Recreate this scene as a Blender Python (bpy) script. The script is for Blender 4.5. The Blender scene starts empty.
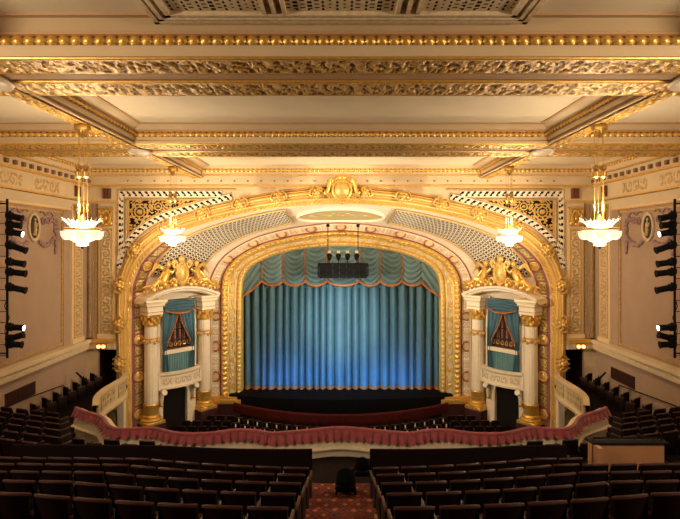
import bpy, math, random
from math import sin, cos, pi, sqrt, atan2, floor
from mathutils import Vector, Matrix, noise
random.seed(4)
sc = bpy.context.scene
COL = sc.collection
V = Vector
F = 500.0                      # focal length in pixels of the 680 px frame
ZUP = 12.0                     # eye height above world zero; everything below is written relative to the eye

def P(px, py, d):              # point at distance d seen at a pixel
    return V(((px - 341) * d / F, d, (246 - py) * d / F))

# ------------------------------------------------------------ materials
def mat(name, col, rough=.6, metal=0.0, var=0.0, scale=6.0, bump=0.0, bscale=40.0, emit=None, estr=0.0, sheen=0.0, col2=None):
    m = bpy.data.materials.new(name); m.use_nodes = True
    nt = m.node_tree; b = nt.nodes['Principled BSDF']
    b.inputs['Roughness'].default_value = rough; b.inputs['Metallic'].default_value = metal
    c = (*col, 1)
    b.inputs['Base Color'].default_value = c
    tc = nt.nodes.new('ShaderNodeTexCoord')
    if var > 0 or col2:
        n = nt.nodes.new('ShaderNodeTexNoise'); n.inputs['Scale'].default_value = scale; n.inputs['Detail'].default_value = 4
        r = nt.nodes.new('ShaderNodeValToRGB')
        r.color_ramp.elements[0].position = .35; r.color_ramp.elements[1].position = .65
        lo = col2 if col2 else tuple(x * (1 - var) for x in col)
        r.color_ramp.elements[0].color = (*lo, 1); r.color_ramp.elements[1].color = c
        nt.links.new(tc.outputs['Object'], n.inputs['Vector']); nt.links.new(n.outputs['Fac'], r.inputs['Fac'])
        nt.links.new(r.outputs['Color'], b.inputs['Base Color'])
    if bump > 0:
        n2 = nt.nodes.new('ShaderNodeTexNoise'); n2.inputs['Scale'].default_value = bscale; n2.inputs['Detail'].default_value = 3
        bp = nt.nodes.new('ShaderNodeBump'); bp.inputs['Strength'].default_value = bump; bp.inputs['Distance'].default_value = .02
        nt.links.new(tc.outputs['Object'], n2.inputs['Vector']); nt.links.new(n2.outputs['Fac'], bp.inputs['Height'])
        nt.links.new(bp.outputs['Normal'], b.inputs['Normal'])
    if emit:
        b.inputs['Emission Color'].default_value = (*emit, 1); b.inputs['Emission Strength'].default_value = estr
    if max(col) < .13: b.inputs['Specular IOR Level'].default_value = .12 if rough > .45 else .3
    if sheen: b.inputs['Sheen Weight'].default_value = sheen
    return m

M = {
 'plaster': mat('plaster', (.67, .52, .32), .75, var=.06, scale=1.5),
 'ceil':    mat('ceiling_plaster', (.86, .74, .53), .8, var=.05, scale=.6),
 'wall':    mat('wall_plaster', (.385, .26, .175), .8, var=.08, scale=1.2),
 'cream':   mat('cream_plaster', (.82, .68, .50), .6, var=.05, scale=3),
 'ivory':   mat('ivory_paint', (.88, .76, .58), .5, var=.06, scale=4),
 'tanline': mat('tan_paint', (.50, .31, .16), .7),
 'brown':   mat('brown_paint', (.24, .13, .06), .7, var=.2),
 'purple':  mat('plum_paint', (.30, .085, .065), .7),
 'green':   mat('olive_gilt', (.66, .48, .15), .45, metal=.35, var=.5, scale=9, bump=.4, bscale=12),
 'gold':    mat('gold_leaf', (.86, .52, .12), .36, metal=.55, var=.25, scale=8, bump=.35, bscale=22),
 'gold2':   mat('pale_gold_leaf', (.82, .52, .15), .42, metal=.35, var=.35, scale=7, bump=.3, bscale=18),
 'grille':  mat('antique_plaster', (.74, .60, .38), .65, var=.2, scale=9, bump=.3),
 'leafground':mat('toned_gilt_ground', (.36, .20, .07), .55, metal=.2, var=.3, scale=8),
 'archgold':mat('burnished_gold', (.84, .54, .16), .38, metal=.35, var=.12, scale=3, bump=.08, bscale=14),
 'leafgold':mat('acanthus_gold', (.86, .52, .12), .45, metal=.25, var=.4, scale=16, bump=.5, bscale=26),
 'gilt':    mat('dull_gilt', (.62, .42, .16), .5, metal=.35, var=.35, scale=10, bump=.7, bscale=20),
 'relief':  mat('buff_relief', (.66, .50, .30), .6, var=.2, scale=8, bump=.5, bscale=20),
 'mauve':   mat('mauve_relief', (.36, .22, .20), .7, var=.2, scale=10),
 'black':   mat('black_metal', (.005, .005, .005), .7),
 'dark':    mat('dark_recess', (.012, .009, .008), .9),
 'teal':    mat('teal_velvet', (.055, .155, .215), .75, var=.12, scale=2, sheen=.2),
 'skirtcloth': mat('pale_teal_cloth', (.16, .32, .36), .75, var=.1, scale=2),
 'curtain': mat('blue_green_velvet', (.068, .145, .165), .7, var=.1, scale=1.5),
 'swag':    mat('sage_satin', (.125, .205, .205), .34, var=.15, scale=2),
 'fringe':  mat('amber_fringe', (.50, .17, .035), .6, var=.4, scale=14, bump=.5, bscale=60),
 'pink':    mat('rose_velvet', (.36, .065, .085), .75, var=.25, scale=5, sheen=.4),
 'redrail': mat('crimson_velvet', (.09, .012, .012), .8, var=.25, scale=5),
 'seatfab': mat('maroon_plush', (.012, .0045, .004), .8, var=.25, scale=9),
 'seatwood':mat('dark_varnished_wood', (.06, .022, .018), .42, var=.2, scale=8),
 'triglyph':mat('red_brown_panel', (.15, .055, .03), .6),
 'seatmetal':mat('bronzed_iron', (.022, .013, .009), .5, metal=.3),
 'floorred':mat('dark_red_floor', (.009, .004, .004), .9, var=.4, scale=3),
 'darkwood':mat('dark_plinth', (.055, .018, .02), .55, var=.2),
 'stage':   mat('black_stage_boards', (.004, .003, .003), .95, var=.3, scale=4),
 'maroon':  mat('maroon_drape', (.010, .004, .004), .85, var=.2),
 'white':   mat('pale_glint', (.75, .72, .66), .5),
 'tan':     mat('tan_wall', (.46, .25, .12), .75, var=.08, scale=2),
 'pipe':    mat('organ_pipe_tin', (.42, .22, .20), .45, metal=.4),
 'brass':   mat('brass', (.52, .31, .08), .35, metal=.7),
 'glassy':  mat('frosted_glass_lit', (.95, .86, .72), .35, emit=(1, .84, .62), estr=.95),
 'bulb':    mat('lit_bulb', (1, .9, .75), .3, emit=(1, .86, .62), estr=14),
 'lens':    mat('lit_lens', (1, .95, .9), .3, emit=(1, .92, .78), estr=8),
 'amber':   mat('amber_lamp', (1, .6, .25), .4, emit=(1, .55, .2), estr=3),
 'step':    mat('aisle_lamp_glow', (1, .5, .1), .4, emit=(1, .42, .08), estr=.9),
 'paint1':  mat('mural_paint', (.60, .36, .09), .6, col2=(.40, .40, .24), scale=1.8),
 'paint2':  mat('oval_painting', (.03, .045, .04), .7, col2=(.07, .045, .025), scale=5),
 'figure':  mat('painted_robe', (.62, .38, .14), .6, col2=(.30, .22, .10), scale=9),
}
def carpet():
    m = bpy.data.materials.new('patterned_carpet'); m.use_nodes = True
    nt = m.node_tree; b = nt.nodes['Principled BSDF']; b.inputs['Roughness'].default_value = .9
    tc = nt.nodes.new('ShaderNodeTexCoord')
    mp = nt.nodes.new('ShaderNodeMapping'); mp.inputs['Rotation'].default_value = (0, 0, pi / 4); mp.inputs['Scale'].default_value = (4.5, 4.5, 0)
    v = nt.nodes.new('ShaderNodeTexVoronoi'); v.inputs['Scale'].default_value = 1.0; v.inputs['Randomness'].default_value = .25; v.distance = 'CHEBYCHEV'
    r = nt.nodes.new('ShaderNodeValToRGB'); e = r.color_ramp.elements
    e[0].position = .0; e[0].color = (.42, .15, .04, 1); e[1].position = .16; e[1].color = (.22, .02, .015, 1)
    for p, c in ((.30, (.02, .006, .006, 1)), (.38, (.26, .05, .03, 1)), (.46, (.05, .008, .008, 1))):
        x = e.new(p); x.color = c
    r.color_ramp.interpolation = 'CONSTANT'
    nt.links.new(tc.outputs['Object'], mp.inputs['Vector']); nt.links.new(mp.outputs['Vector'], v.inputs['Vector'])
    nt.links.new(v.outputs['Distance'], r.inputs['Fac']); nt.links.new(r.outputs['Color'], b.inputs['Base Color'])
    return m
M['carpet'] = carpet()

# ------------------------------------------------------------ mesh builder
class MB:
    def __init__(s, M4=None): s.v = []; s.f = []; s.m = []; s.M = M4 or Matrix.Identity(4)
    def add(s, vs, fs, mi=0):
        o = len(s.v); s.v += [tuple(s.M @ V(p)) for p in vs]
        s.f += [tuple(o + i for i in f) for f in fs]
        s.m += (mi if isinstance(mi, list) else [mi] * len(fs))
        return s
    def box(s, x0, x1, y0, y1, z0, z1, mi=0, bev=0.0):
        if bev <= 0:
            vs = [(x, y, z) for x in (x0, x1) for y in (y0, y1) for z in (z0, z1)]
            return s.add(vs, [(0, 1, 3, 2), (4, 6, 7, 5), (0, 4, 5, 1), (2, 3, 7, 6), (0, 2, 6, 4), (1, 5, 7, 3)], mi)
        import bmesh
        bm = bmesh.new(); bmesh.ops.create_cube(bm, size=1)
        for q in bm.verts: q.co = V(((x0 + x1) / 2 + q.co.x * (x1 - x0), (y0 + y1) / 2 + q.co.y * (y1 - y0), (z0 + z1) / 2 + q.co.z * (z1 - z0)))
        bmesh.ops.bevel(bm, geom=bm.edges[:], offset=bev, segments=2, affect='EDGES', profile=.5)
        bm.verts.index_update()
        s.add([q.co[:] for q in bm.verts], [[q.index for q in f.verts] for f in bm.faces], mi); bm.free(); return s
    def grid(s, fn, nu, nv, mi=0, closeu=False):
        vs = [fn(i / nu, j / nv) for i in range(nu + 1) for j in range(nv + 1)]
        fs = []; ms = []
        for i in range(nu):
            for j in range(nv):
                a = i * (nv + 1) + j
                fs.append((a, a + 1, a + nv + 2, a + nv + 1))
                ms.append(mi((i + .5) / nu, (j + .5) / nv) if callable(mi) else mi)
        return s.add(vs, fs, ms)
    def tube(s, pts, r, n=8, mi=0, cap=True):
        pts = [V(p) for p in pts]; k = len(pts)
        rr = r if isinstance(r, (list, tuple)) else [r] * k
        vs = []; up = None
        for i in range(k):
            t = (pts[min(i + 1, k - 1)] - pts[max(i - 1, 0)])
            if t.length < 1e-9: t = V((0, 0, 1))
            t.normalize()
            if up is None:
                up = V((0, 0, 1)) if abs(t.z) < .9 else V((1, 0, 0))
            a = (up - t * up.dot(t))
            if a.length < 1e-6: a = t.orthogonal()
            a.normalize(); up = a; b = t.cross(a)
            for j in range(n):
                q = 2 * pi * j / n
                vs.append(pts[i] + a * (cos(q) * rr[i]) + b * (sin(q) * rr[i]))
        fs = [(i * n + j, i * n + (j + 1) % n, (i + 1) * n + (j + 1) % n, (i + 1) * n + j) for i in range(k - 1) for j in range(n)]
        if cap: fs += [tuple(range(n - 1, -1, -1)), tuple((k - 1) * n + j for j in range(n))]
        return s.add(vs, fs, mi)
    def lathe(s, prof, c=(0, 0, 0), n=24, mi=0, sx=1, sy=1, mod=None, a0=0, a1=2 * pi, axis='Z'):
        c = V(c); vs = []; full = abs(a1 - a0 - 2 * pi) < 1e-6; m = n if full else n + 1
        for (r, z) in prof:
            for j in range(m):
                q = a0 + (a1 - a0) * j / n
                rr = r * (mod(q, z) if mod else 1)
                p = V((rr * cos(q) * sx, rr * sin(q) * sy, z))
                if axis == 'Y': p = V((p.x, -p.z, p.y))      # z of the profile points to the audience
                vs.append(c + p)
        fs = []
        for i in range(len(prof) - 1):
            for j in range(n):
                j2 = (j + 1) % m
                fs.append((i * m + j, i * m + j2, (i + 1) * m + j2, (i + 1) * m + j))
        return s.add(vs, fs, mi)
    def ball(s, c, r, n=10, mi=0, rot=None):
        r = r if isinstance(r, (tuple, list)) else (r, r, r)
        c = V(c); R = rot or Matrix.Identity(3); vs = []; h = max(4, n // 2 + 1)
        for i in range(h + 1):
            a = pi * i / h
            for j in range(n):
                q = 2 * pi * j / n
                vs.append(c + R @ V((r[0] * sin(a) * cos(q), r[1] * sin(a) * sin(q), r[2] * cos(a))))
        fs = [(i * n + j, i * n + (j + 1) % n, (i + 1) * n + (j + 1) % n, (i + 1) * n + j) for i in range(h) for j in range(n)]
        return s.add(vs, fs, mi)
    def build(s, name, mats, parent=None, smooth=True, loc=None):
        me = bpy.data.meshes.new(name); me.from_pydata(s.v, [], s.f)
        if not isinstance(mats, (list, tuple)): mats = [mats]
        for m in mats: me.materials.append(M[m] if isinstance(m, str) else m)
        me.polygons.foreach_set('material_index', s.m)
        me.update(); me.validate()
        if smooth:
            me.polygons.foreach_set('use_smooth', [True] * len(me.polygons))
            try: me.set_sharp_from_angle(angle=.7)
            except Exception: pass
        o = bpy.data.objects.new(name, me); COL.objects.link(o)
        if parent is not None: o.parent = parent
        if loc is not None: o.location = loc
        return o

def tag(o, label=None, cat=None, group=None, kind=None):
    if label: o['label'] = label
    if cat: o['category'] = cat
    if group: o['group'] = group
    if kind: o['kind'] = kind
    return o
def empty(name, loc=(0, 0, 0), rz=0, **k):
    o = bpy.data.objects.new(name, None); COL.objects.link(o); o.location = loc; o.rotation_euler = (0, 0, rz)
    o.empty_display_size = .3
    return tag(o, **k)
KIDS = {}
def kids(o): return [c for c in o.children]
def copy_tree(o, parent=None):
    c = o.copy(); COL.objects.link(c)
    if parent is not None: c.parent = parent
    for ch in kids(o): copy_tree(ch, c)
    return c
def struct(o): o['kind'] = 'structure'; return o
ORD = ['first', 'second', 'third', 'fourth', 'fifth', 'sixth', 'seventh', 'eighth', 'ninth', 'tenth', 'eleventh', 'twelfth', 'thirteenth',
       'fourteenth', 'fifteenth', 'sixteenth', 'seventeenth', 'eighteenth', 'nineteenth', 'twentieth']

# ------------------------------------------------------------ curves and relief patterns
def catmull(pts, n=24):
    out = []
    p = [pts[0] * 2 - pts[1]] + list(pts) + [pts[-1] * 2 - pts[-2]]
    for i in range(1, len(p) - 2):
        for j in range(n):
            t = j / n
            a, b, c, d = p[i - 1], p[i], p[i + 1], p[i + 2]
            out.append(.5 * ((2 * b) + (c - a) * t + (2 * a - 5 * b + 4 * c - d) * t * t + (3 * b - a - 3 * c + d) * t ** 3))
    out.append(pts[-1].copy())
    return out
def mirror_path(h): return h + [V((-p.x, p.y, p.z)) for p in reversed(h[:-1])]
def half(pxs, d):          # left half, ending on the centre line
    pts = [P(x, y, d) for x, y in pxs]
    n = 24; q = pts + [V((-pts[-2].x, pts[-2].y, pts[-2].z))]
    full = catmull(q, n)
    return full[:(len(pts) - 1) * n + 1]

def egg(p):
    def f(s, v):
        x = (s / p) % 1 - .5; e = 1 - (x / .43) ** 2 - ((v - .5) / .52) ** 2
        return (sqrt(e), 1) if e > 0 else (0, 0)
    return f
def leaf(k=5.0, th=-.08):
    def f(s, v):
        a = .9 * noise.noise(V((s * k, v * 5.5, 1.3))) + .45 * sin(s * k * 1.1 + 2.6 * sin(v * 6.3)) * sin(v * 8 + s * 3) + .4 * noise.noise(V((s * k * 2.1, v * 11, 7.3)))
        if v < .07 or v > .93: return (.75, 1)
        return (max(0, min(1, .5 + a)), 1 if a > th else 0)
    return f
def rope(p):
    def f(s, v): return (.5 + .5 * sin(2 * pi * (s / p + v * .8)), 1)
    return f
def bead(p):
    def f(s, v):
        x = (s / p) % 1 - .5; e = 1 - (x / .42) ** 2 - ((v - .5) / .5) ** 2
        return (sqrt(e), 1) if e > 0 else (0, 1)
    return f
def wave(p):
    def f(s, v):
        u = (s / p) % 1; q = (v - .12) / .76
        if q < 0 or q > 1: return (1, 1)
        d = (u > q * .55 + .04) and (u < .48 + q * .5)
        if (u - .42) ** 2 * 1.4 + (q - .66) ** 2 < .035: d = False
        if (u - .30) ** 2 + (q - .30) ** 2 < .02: d = True
        return (0, 0) if d else (1, 1)
    return f
def rinceau(p, k=1.0):
    def f(s, v):
        i = floor(s / p); u = (s / p) - i - .5; w = v - .5
        if i % 2: w = -w
        x = u * 2; y = (w + .06) * 2
        r = sqrt(x * x + y * y); th = atan2(y, x)
        a = sin(th + r * 7.5) + .5 * sin(5 * th + r * 4)
        if abs(w) > .44: return (.6, 0)
        return (max(0, min(1, .5 + .5 * a)), 1 if a > .1 else 0)
    return f
def lozenge(p):
    def f(s, v):
        x = abs((s / p) % 1 - .5) * 2; y = abs(v - .5) * 2
        if x > .86 or y > .9: return (0, 0)
        a = sin(x * 12) * sin(y * 9)
        return (.5 + .5 * a, 1 if a > -.35 else 0)
    return f

def arc_resample(A, B, step):
    """indices/params along paired paths A,B at equal arc length of their middle"""
    mid = [(a + b) / 2 for a, b in zip(A, B)]
    L = [0]
    for i in range(1, len(mid)): L.append(L[-1] + (mid[i] - mid[i - 1]).length)
    n = max(2, int(L[-1] / step)); out = []; j = 0
    for k in range(n + 1):
        s = L[-1] * k / n
        while j < len(L) - 2 and L[j + 1] < s: j += 1
        t = (s - L[j]) / max(1e-9, L[j + 1] - L[j]); t = min(1, max(0, t))
        out.append((s, A[j].lerp(A[j + 1], t), B[j].lerp(B[j + 1], t)))
    return out
def band(mb, A, B, a0, a1, patt, h, step=.06, nv=6, off=0.0, n=None, s0=None, s1=None, m0=0, m1=1):
    """relief strip between fractions a0..a1 of the ruled surface A-B"""
    R = arc_resample(A, B, step); T = R[-1][0]
    if s0 is not None: R = [r for r in R if r[0] >= s0 and r[0] <= (s1 if s1 is not None else T)]
    vs = []; fs = []; ms = []; S0 = R[0][0]
    for i, (s, a, b) in enumerate(R):
        if n is not None: nn = V(n)
        else:
            i0 = max(0, i - 1); i1 = min(len(R) - 1, i + 1)
            t = (R[i1][1] + R[i1][2]) - (R[i0][1] + R[i0][2]); nn = t.cross(b - a)
            nn.normalize()
            if nn.y > 0: nn = -nn
        for j in range(nv + 1):
            v = j / nv; q = a.lerp(b, a0 + (a1 - a0) * v)
            hh, _ = patt(s - S0, v) if patt else (0, 0)
            vs.append(q + nn * (off + hh * h))
    w = nv + 1
    for i in range(len(R) - 1):
        sm = (R[i][0] + R[i + 1][0]) / 2 - S0
        for j in range(nv):
            fs.append((i * w + j, i * w + j + 1, (i + 1) * w + j + 1, (i + 1) * w + j))
            mm = patt(sm, (j + .5) / nv)[1] if patt else 0
            ms.append(m1 if mm else m0)
    return mb.add(vs, fs, ms)
def line(a, b, n=2):
    a, b = V(a), V(b); return [a.lerp(b, i / n) for i in range(n + 1)]
def sweep(mb, A, B, prof, step=.15, mi=0):
    """profile [(fraction, towards audience)] between paired paths"""
    R = arc_resample(A, B, step); k = len(prof)
    vs = []
    for s, a, b in R:
        for (f, nn) in prof: vs.append(a.lerp(b, f) + V((0, -nn, 0)))
    fs = [(i * k + j, i * k + j + 1, (i + 1) * k + j + 1, (i + 1) * k + j) for i in range(len(R) - 1) for j in range(k - 1)]
    return mb.add(vs, fs, mi)
def at_len(path, s):
    L = 0
    for i in range(1, len(path)):
        d = (path[i] - path[i - 1]).length
        if L + d >= s: return path[i - 1].lerp(path[i], (s - L) / d), (path[i] - path[i - 1]).normalized()
        L += d
    return path[-1], (path[-1] - path[-2]).normalized()
def plen(path): return sum((path[i] - path[i - 1]).length for i in range(1, len(path)))

DO, DI = 29.5, 34.0
WX = 15.0                         # side walls
ZC = 4.7                          # ceiling
FL = -11.5                        # stalls floor
HO = half([(118, 470), (118, 380), (118, 295), (120.5, 272), (131, 249), (157, 226), (192, 211.5), (232, 200.5), (284, 191), (341, 186.5)], DO)
HIn = half([(131, 470), (131, 380), (131, 300), (134.5, 277), (147, 255), (171, 236.5), (203, 224), (240, 214.5), (285, 207), (341, 204)], DO + .4)
HA = half([(209.5, 425), (209.5, 350), (209.5, 290), (212, 274), (221, 259), (233, 249), (248, 240.5), (265, 234), (298, 226.5), (341, 222.5)], DI)
HE = half([(242, 425), (242, 350), (242.2, 292), (244.5, 277), (250, 268), (258, 262.5), (269, 257.5), (282, 253.3), (309, 248.3), (341, 246)], DI + .8)
cO, cI, cA, cE = map(mirror_path, (HO, HIn, HA, HE))

# ================================================================ SETTING
# ---- ceiling plane and beams
b = MB(); b.box(-WX - .3, WX + .3, -1, DO + .3, ZC, ZC + .2); struct(b.build('ceiling', 'ceil'))
trim_i = [0]
def trim(mb, mats, name=None):
    trim_i[0] += 1
    return struct(mb.build('trim_%d' % trim_i[0], mats))
def egg_strip(parent, a, bb, n, p=.30):
    m = MB(); band(m, *[line(x, y, 2) for x, y in ((a[0], a[1]), (bb[0], bb[1]))], 0, 1, egg(p), .08, step=p / 6, nv=4, n=n)
    return m.build('egg_moulding', ['brown', 'gold'], parent)
def cross_beam(y0, y1):
    m = MB(); z = 4.0
    m.box(-WX, WX, y0, y1, z + .03, 4.5)                                # body
    m.box(-WX, WX, y0 + .85, y1 - 1.0, z + .02, z + .04, 1)            # plain soffit
    m.box(-WX, WX, y0 - .06, y0 + .06, 4.02, 4.10)
    # coves between the beam and the ceiling
    for (ya, yb) in ((y0, y0 - .45), (y1, y1 + .45)):
        m.add([(-WX, ya, 4.5), (WX, ya, 4.5), (WX, yb, ZC - .01), (-WX, yb, ZC - .01)], [(0, 1, 2, 3)])
        s = -1 if yb < ya else 1
        m.box(-WX, WX, min(ya, ya + s * .1), max(ya, ya + s * .1), 4.47, 4.53, 2)
        m.box(-WX, WX, min(yb, yb + s * .12), max(yb, yb + s * .12), ZC - .04, ZC - .005, 2)
    o = trim(m, ['plaster', 'tanline', 'tanline'])
    for (ya, yb) in ((y0, y0 + .85), (y1 - 1.0, y1)):
        q = MB(); band(q, line((-WX, ya, z), (WX, ya, z), 2), line((-WX, yb, z), (WX, yb, z), 2), 0, 1, leaf(15.0, -.20), .055, step=.04, nv=16, n=(0, 0, -1))
        q.build('leaf_moulding', ['leafground', 'leafgold'], o)
        q = MB(); q.tube([(-WX, yb, z), (WX, yb, z)], .05); q.tube([(-WX, ya, z), (WX, ya, z)], .04); q.build('bead_moulding', 'gold', o)
    egg_strip(o, ((-WX, y0 - .02, 4.47), (WX, y0 - .02, 4.47)), ((-WX, y0 - .02, 4.27), (WX, y0 - .02, 4.27)), (0, -1, 0), .25)
    return o
cross_beam(10.65, 13.16)
cross_beam(19.6, 22.15)
m = MB(); m.box(-WX, WX, -.5, 1.2, 4.0, ZC); trim(m, ['plaster'])
def long_beam(sd):
    x0, x1 = 8.12, 8.68
    xs = lambda a: sd * a
    m = MB(); z = 3.97
    lo, hi = sorted((xs(x0), xs(x1)))
    m.box(lo, hi, -1, DO - .2, z + .02, 4.55, 0)
    # inner fascia, brown line painting in its shade, cove
    xi = xs(x0)
    m.box(min(xi, xi - sd * .03), max(xi, xi - sd * .03), -1, DO - .3, 4.05, 4.14, 1)
    m.box(min(xi, xi - sd * .07), max(xi, xi - sd * .07), -1, DO - .3, z, 4.02, 0)
    for (xa, s) in ((x0, -1), (x1, 1)):
        xb = xa + s * .4
        m.add([(xs(xa), -1, 4.5), (xs(xa), DO - .3, 4.5), (xs(xb), DO - .3, ZC - .01), (xs(xb), -1, ZC - .01)], [(0, 1, 2, 3)])
        c0, c1 = sorted((xs(xb), xs(xb + s * .12))); m.box(c0, c1, -1, DO - .3, ZC - .03, ZC - .004, 2)
    o = trim(m, ['plaster', 'brown', 'tanline'])
    q = MB(); band(q, line((xs(x0 + .05), -1, z), (xs(x0 + .05), DO - .3, z), 2), line((xs(x1), -1, z), (xs(x1), DO - .3, z), 2), 0, 1, leaf(14.0, -.22), .05, step=.045, nv=11, n=(0, 0, -1))
    q.build('leaf_moulding', ['leafground', 'leafgold'], o)
    for xa, s in ((x0 - .03, -1), (x1 + .03, 1)):
        for (ya, yb) in ((-1, 10.6), (13.2, 19.55), (22.2, DO - .6)):
            q = MB(); band(q, line((xs(xa), ya, 4.50), (xs(xa), yb, 4.50), 2), line((xs(xa), ya, 4.33), (xs(xa), yb, 4.33), 2), 0, 1, egg(.25), .07, step=.05, nv=4, n=(sd * s, 0, 0))
            q.build('egg_moulding', ['brown', 'gold'], o)
    for y in (11.9, 20.9):     # cream rosette plates where the beams cross
        q = MB(); q.lathe([(0, -.10), (.3, -.09), (.42, -.04), (.5, -.06), (.55, 0)], (xs(8.4), y, z - .04), 24, sx=.85, sy=1.25); q.build('crossing_plate', 'ivory', o)
    return o
long_beam(-1); long_beam(1)

# ---- ceiling grille
def ceiling_grille():
    o = empty('ceiling_grille', (0, 8.2, 4.55), label='pierced ornamental plaster ceiling grille of three panels in front of first beam', cat='ceiling grille')
    X, y0, y1 = 3.78, -2.6, 2.0
    m = MB()
    for k, w in ((0, .10), (.16, .08), (.34, .10)):
        for (a, c, d, e) in ((-X + k, -X + k + w, y0, y1 - k), (X - k - w, X - k, y0, y1 - k)): m.box(a, c, d, e, -.03 - k * .06, .14)
        m.box(-X + k, X - k, y1 - k - w, y1 - k, -.03 - k * .06, .14)
    for x in (-1.3, 1.3):
        for dx in (-.2, 0, .2): m.box(x + dx - .04, x + dx + .04, y0, y1 - .4, -.04, .14)
    m.build('frame', 'grille', o, smooth=False)
    for xa, xb in ((-X + .44, -1.5), (-1.1, 1.1), (1.5, X - .44)):
        m = MB(); ya, yb = y0, y1 - .44; nx = int((xb - xa) / .045); ny = int((yb - ya) / .045)
        cx = (xa + xb) / 2
        def mi(u, v):
            x = xa + (xb - xa) * u; y = ya + (yb - ya) * v
            e = min(x - xa, xb - x, yb - y)
            if e < .05: return 1
            if e < .50:
                return 0 if (((x * 7.5) % 1 - .5) ** 2 + ((y * 7.5 + .5 * (floor(x * 7.5) % 2)) % 1 - .5) ** 2 < .075) else 1
            r = sqrt(((x - cx) % .9 - .45) ** 2 + ((y - yb) % .9 - .45) ** 2)
            return 0 if (.14 < r < .36 and noise.noise(V((x * 5, y * 5, 0))) > -.25) else 1
        m.grid(lambda u, v: (xa + (xb - xa) * u, ya + (yb - ya) * v, .03), nx, ny, mi)
        m.build('pierced_panel', ['dark', 'grille'], o, smooth=False)
    return o
ceiling_grille()

# ---- side walls
def side_wall(sd):
    nm = 'wall_left' if sd < 0 else 'wall_right'
    X = sd * WX; n = (-sd, 0, 0)
    def bx(m, a0, a1, y0, y1, z0, z1, mi=0):      # a measured inwards from the wall face
        xs = sorted((X - sd * a0, X - sd * a1)); m.box(xs[0], xs[1], y0, y1, z0, z1, mi)
    m = MB(); bx(m, -.3, 0, -1, DO + .3, FL, ZC + .2)
    w = struct(m.build(nm, 'wall'))
    m = MB()
    bx(m, 0, .50, -1, DO - .1, 4.05, ZC)                # cornice core
    bx(m, 0, .22, -1, DO - .1, 3.60, 4.05)
    bx(m, 0, .10, -1, DO - .1, 2.50, 3.60)              # frieze
    m.add([(X - sd * .30, -1, 2.50), (X - sd * .30, DO - .1, 2.50), (X, DO - .1, 2.0), (X, -1, 2.0)], [(0, 1, 2, 3)])
    bx(m, 0, .12, -1, DO - .1, 1.98, 2.08)
    bx(m, 0, .45, -1, DO - .1, -5.62, -5.42)            # base cornice
    bx(m, 0, .28, -1, DO - .1, -6.02, -5.60)
    o = trim(m, ['plaster'])
    q = MB()
    bx(q, 0, .34, -1, DO - .12, 3.50, 3.58); bx(q, 0, .34, -1, DO - .12, 2.55, 2.62); bx(q, .50, .55, -1, DO - .12, 4.02, 4.08)
    bx(q, 0, .14, -1, DO - .12, 1.94, 1.99)
    q.build('gilt_lines', 'gold', o, smooth=False)
    xe = X - sd * .52
    for ya, yb in ((-1, 19.5), (22.2, DO - .6)):
        q = MB(); band(q, line((xe, ya, 4.50), (xe, yb, 4.50), 2), line((xe, ya, 4.32), (xe, yb, 4.32), 2), 0, 1, egg(.25), .07, step=.05, nv=4, n=n); q.build('egg_moulding', ['brown', 'gold'], o)
    for i in range(16):
        y = 20.1 + i * .6
        q = MB(); bx(q, .2, .36, y, y + .17, 3.68, 3.88); q.build('dentil_block', 'brown', o, smooth=False)
    xf = X - sd * .11
    q = MB(); band(q, line((xf, 18, 3.40), (xf, 27.2, 3.40), 2), line((xf, 18, 2.72), (xf, 27.2, 2.72), 2), 0, 1,
                   lambda s, v: rinceau(.62)(s, v) if (s % 3.1) < 2.2 and .12 < v < .88 else (0, 0), .05, step=.06, nv=10, n=n)
    q.build('frieze_relief', ['plaster', 'gilt'], o)
    xf = X - sd * .29
    q = MB(); band(q, line((xf, 16, -5.66), (xf, DO - .2, -5.66), 2), line((xf, 16, -5.94), (xf, DO - .2, -5.94), 2), 0, 1, rinceau(.26), .04, step=.05, nv=6, n=n)
    q.build('base_relief', ['plaster', 'relief'], o)
    # gilt wall panel frame
    q = MB()
    for a, w_ in ((26.75, .10), (17.0, .10)): bx(q, 0, .08, a, a + w_, -5.2, 1.80)
    bx(q, 0, .08, 17, 26.85, 1.74, 1.82); bx(q, 0, .08, 17, 26.85, -5.26, -5.18)
    q2 = trim(q, ['gilt'])
    # cream stiles beside the pilaster
    q = MB(); bx(q, 0, .05, 26.95, DO - .05, -5.42, 1.98)
    trim(q, ['wall'])
    # handrail on the lower wall
    return w
side_wall(-1); side_wall(1)

# ---- front wall round the arch
m = MB()
R = arc_resample(cO, cO, .25)
vs = []; 
for s, a, _ in R:
    if a.z < 3.2 * 0 and abs(a.x) > 13.0: q = V((-WX if a.x < 0 else WX, DO, a.z))
    else: q = V((max(-WX, min(WX, a.x * 1.16)), DO, ZC))
    vs += [a, q]
fs = []
for i in range(len(R) - 1):
    if R[i][1].z < -6.1 or R[i + 1][1].z < -6.1: continue
    fs.append((2 * i, 2 * i + 1, 2 * i + 3, 2 * i + 2))
m.add(vs, fs)
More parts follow.
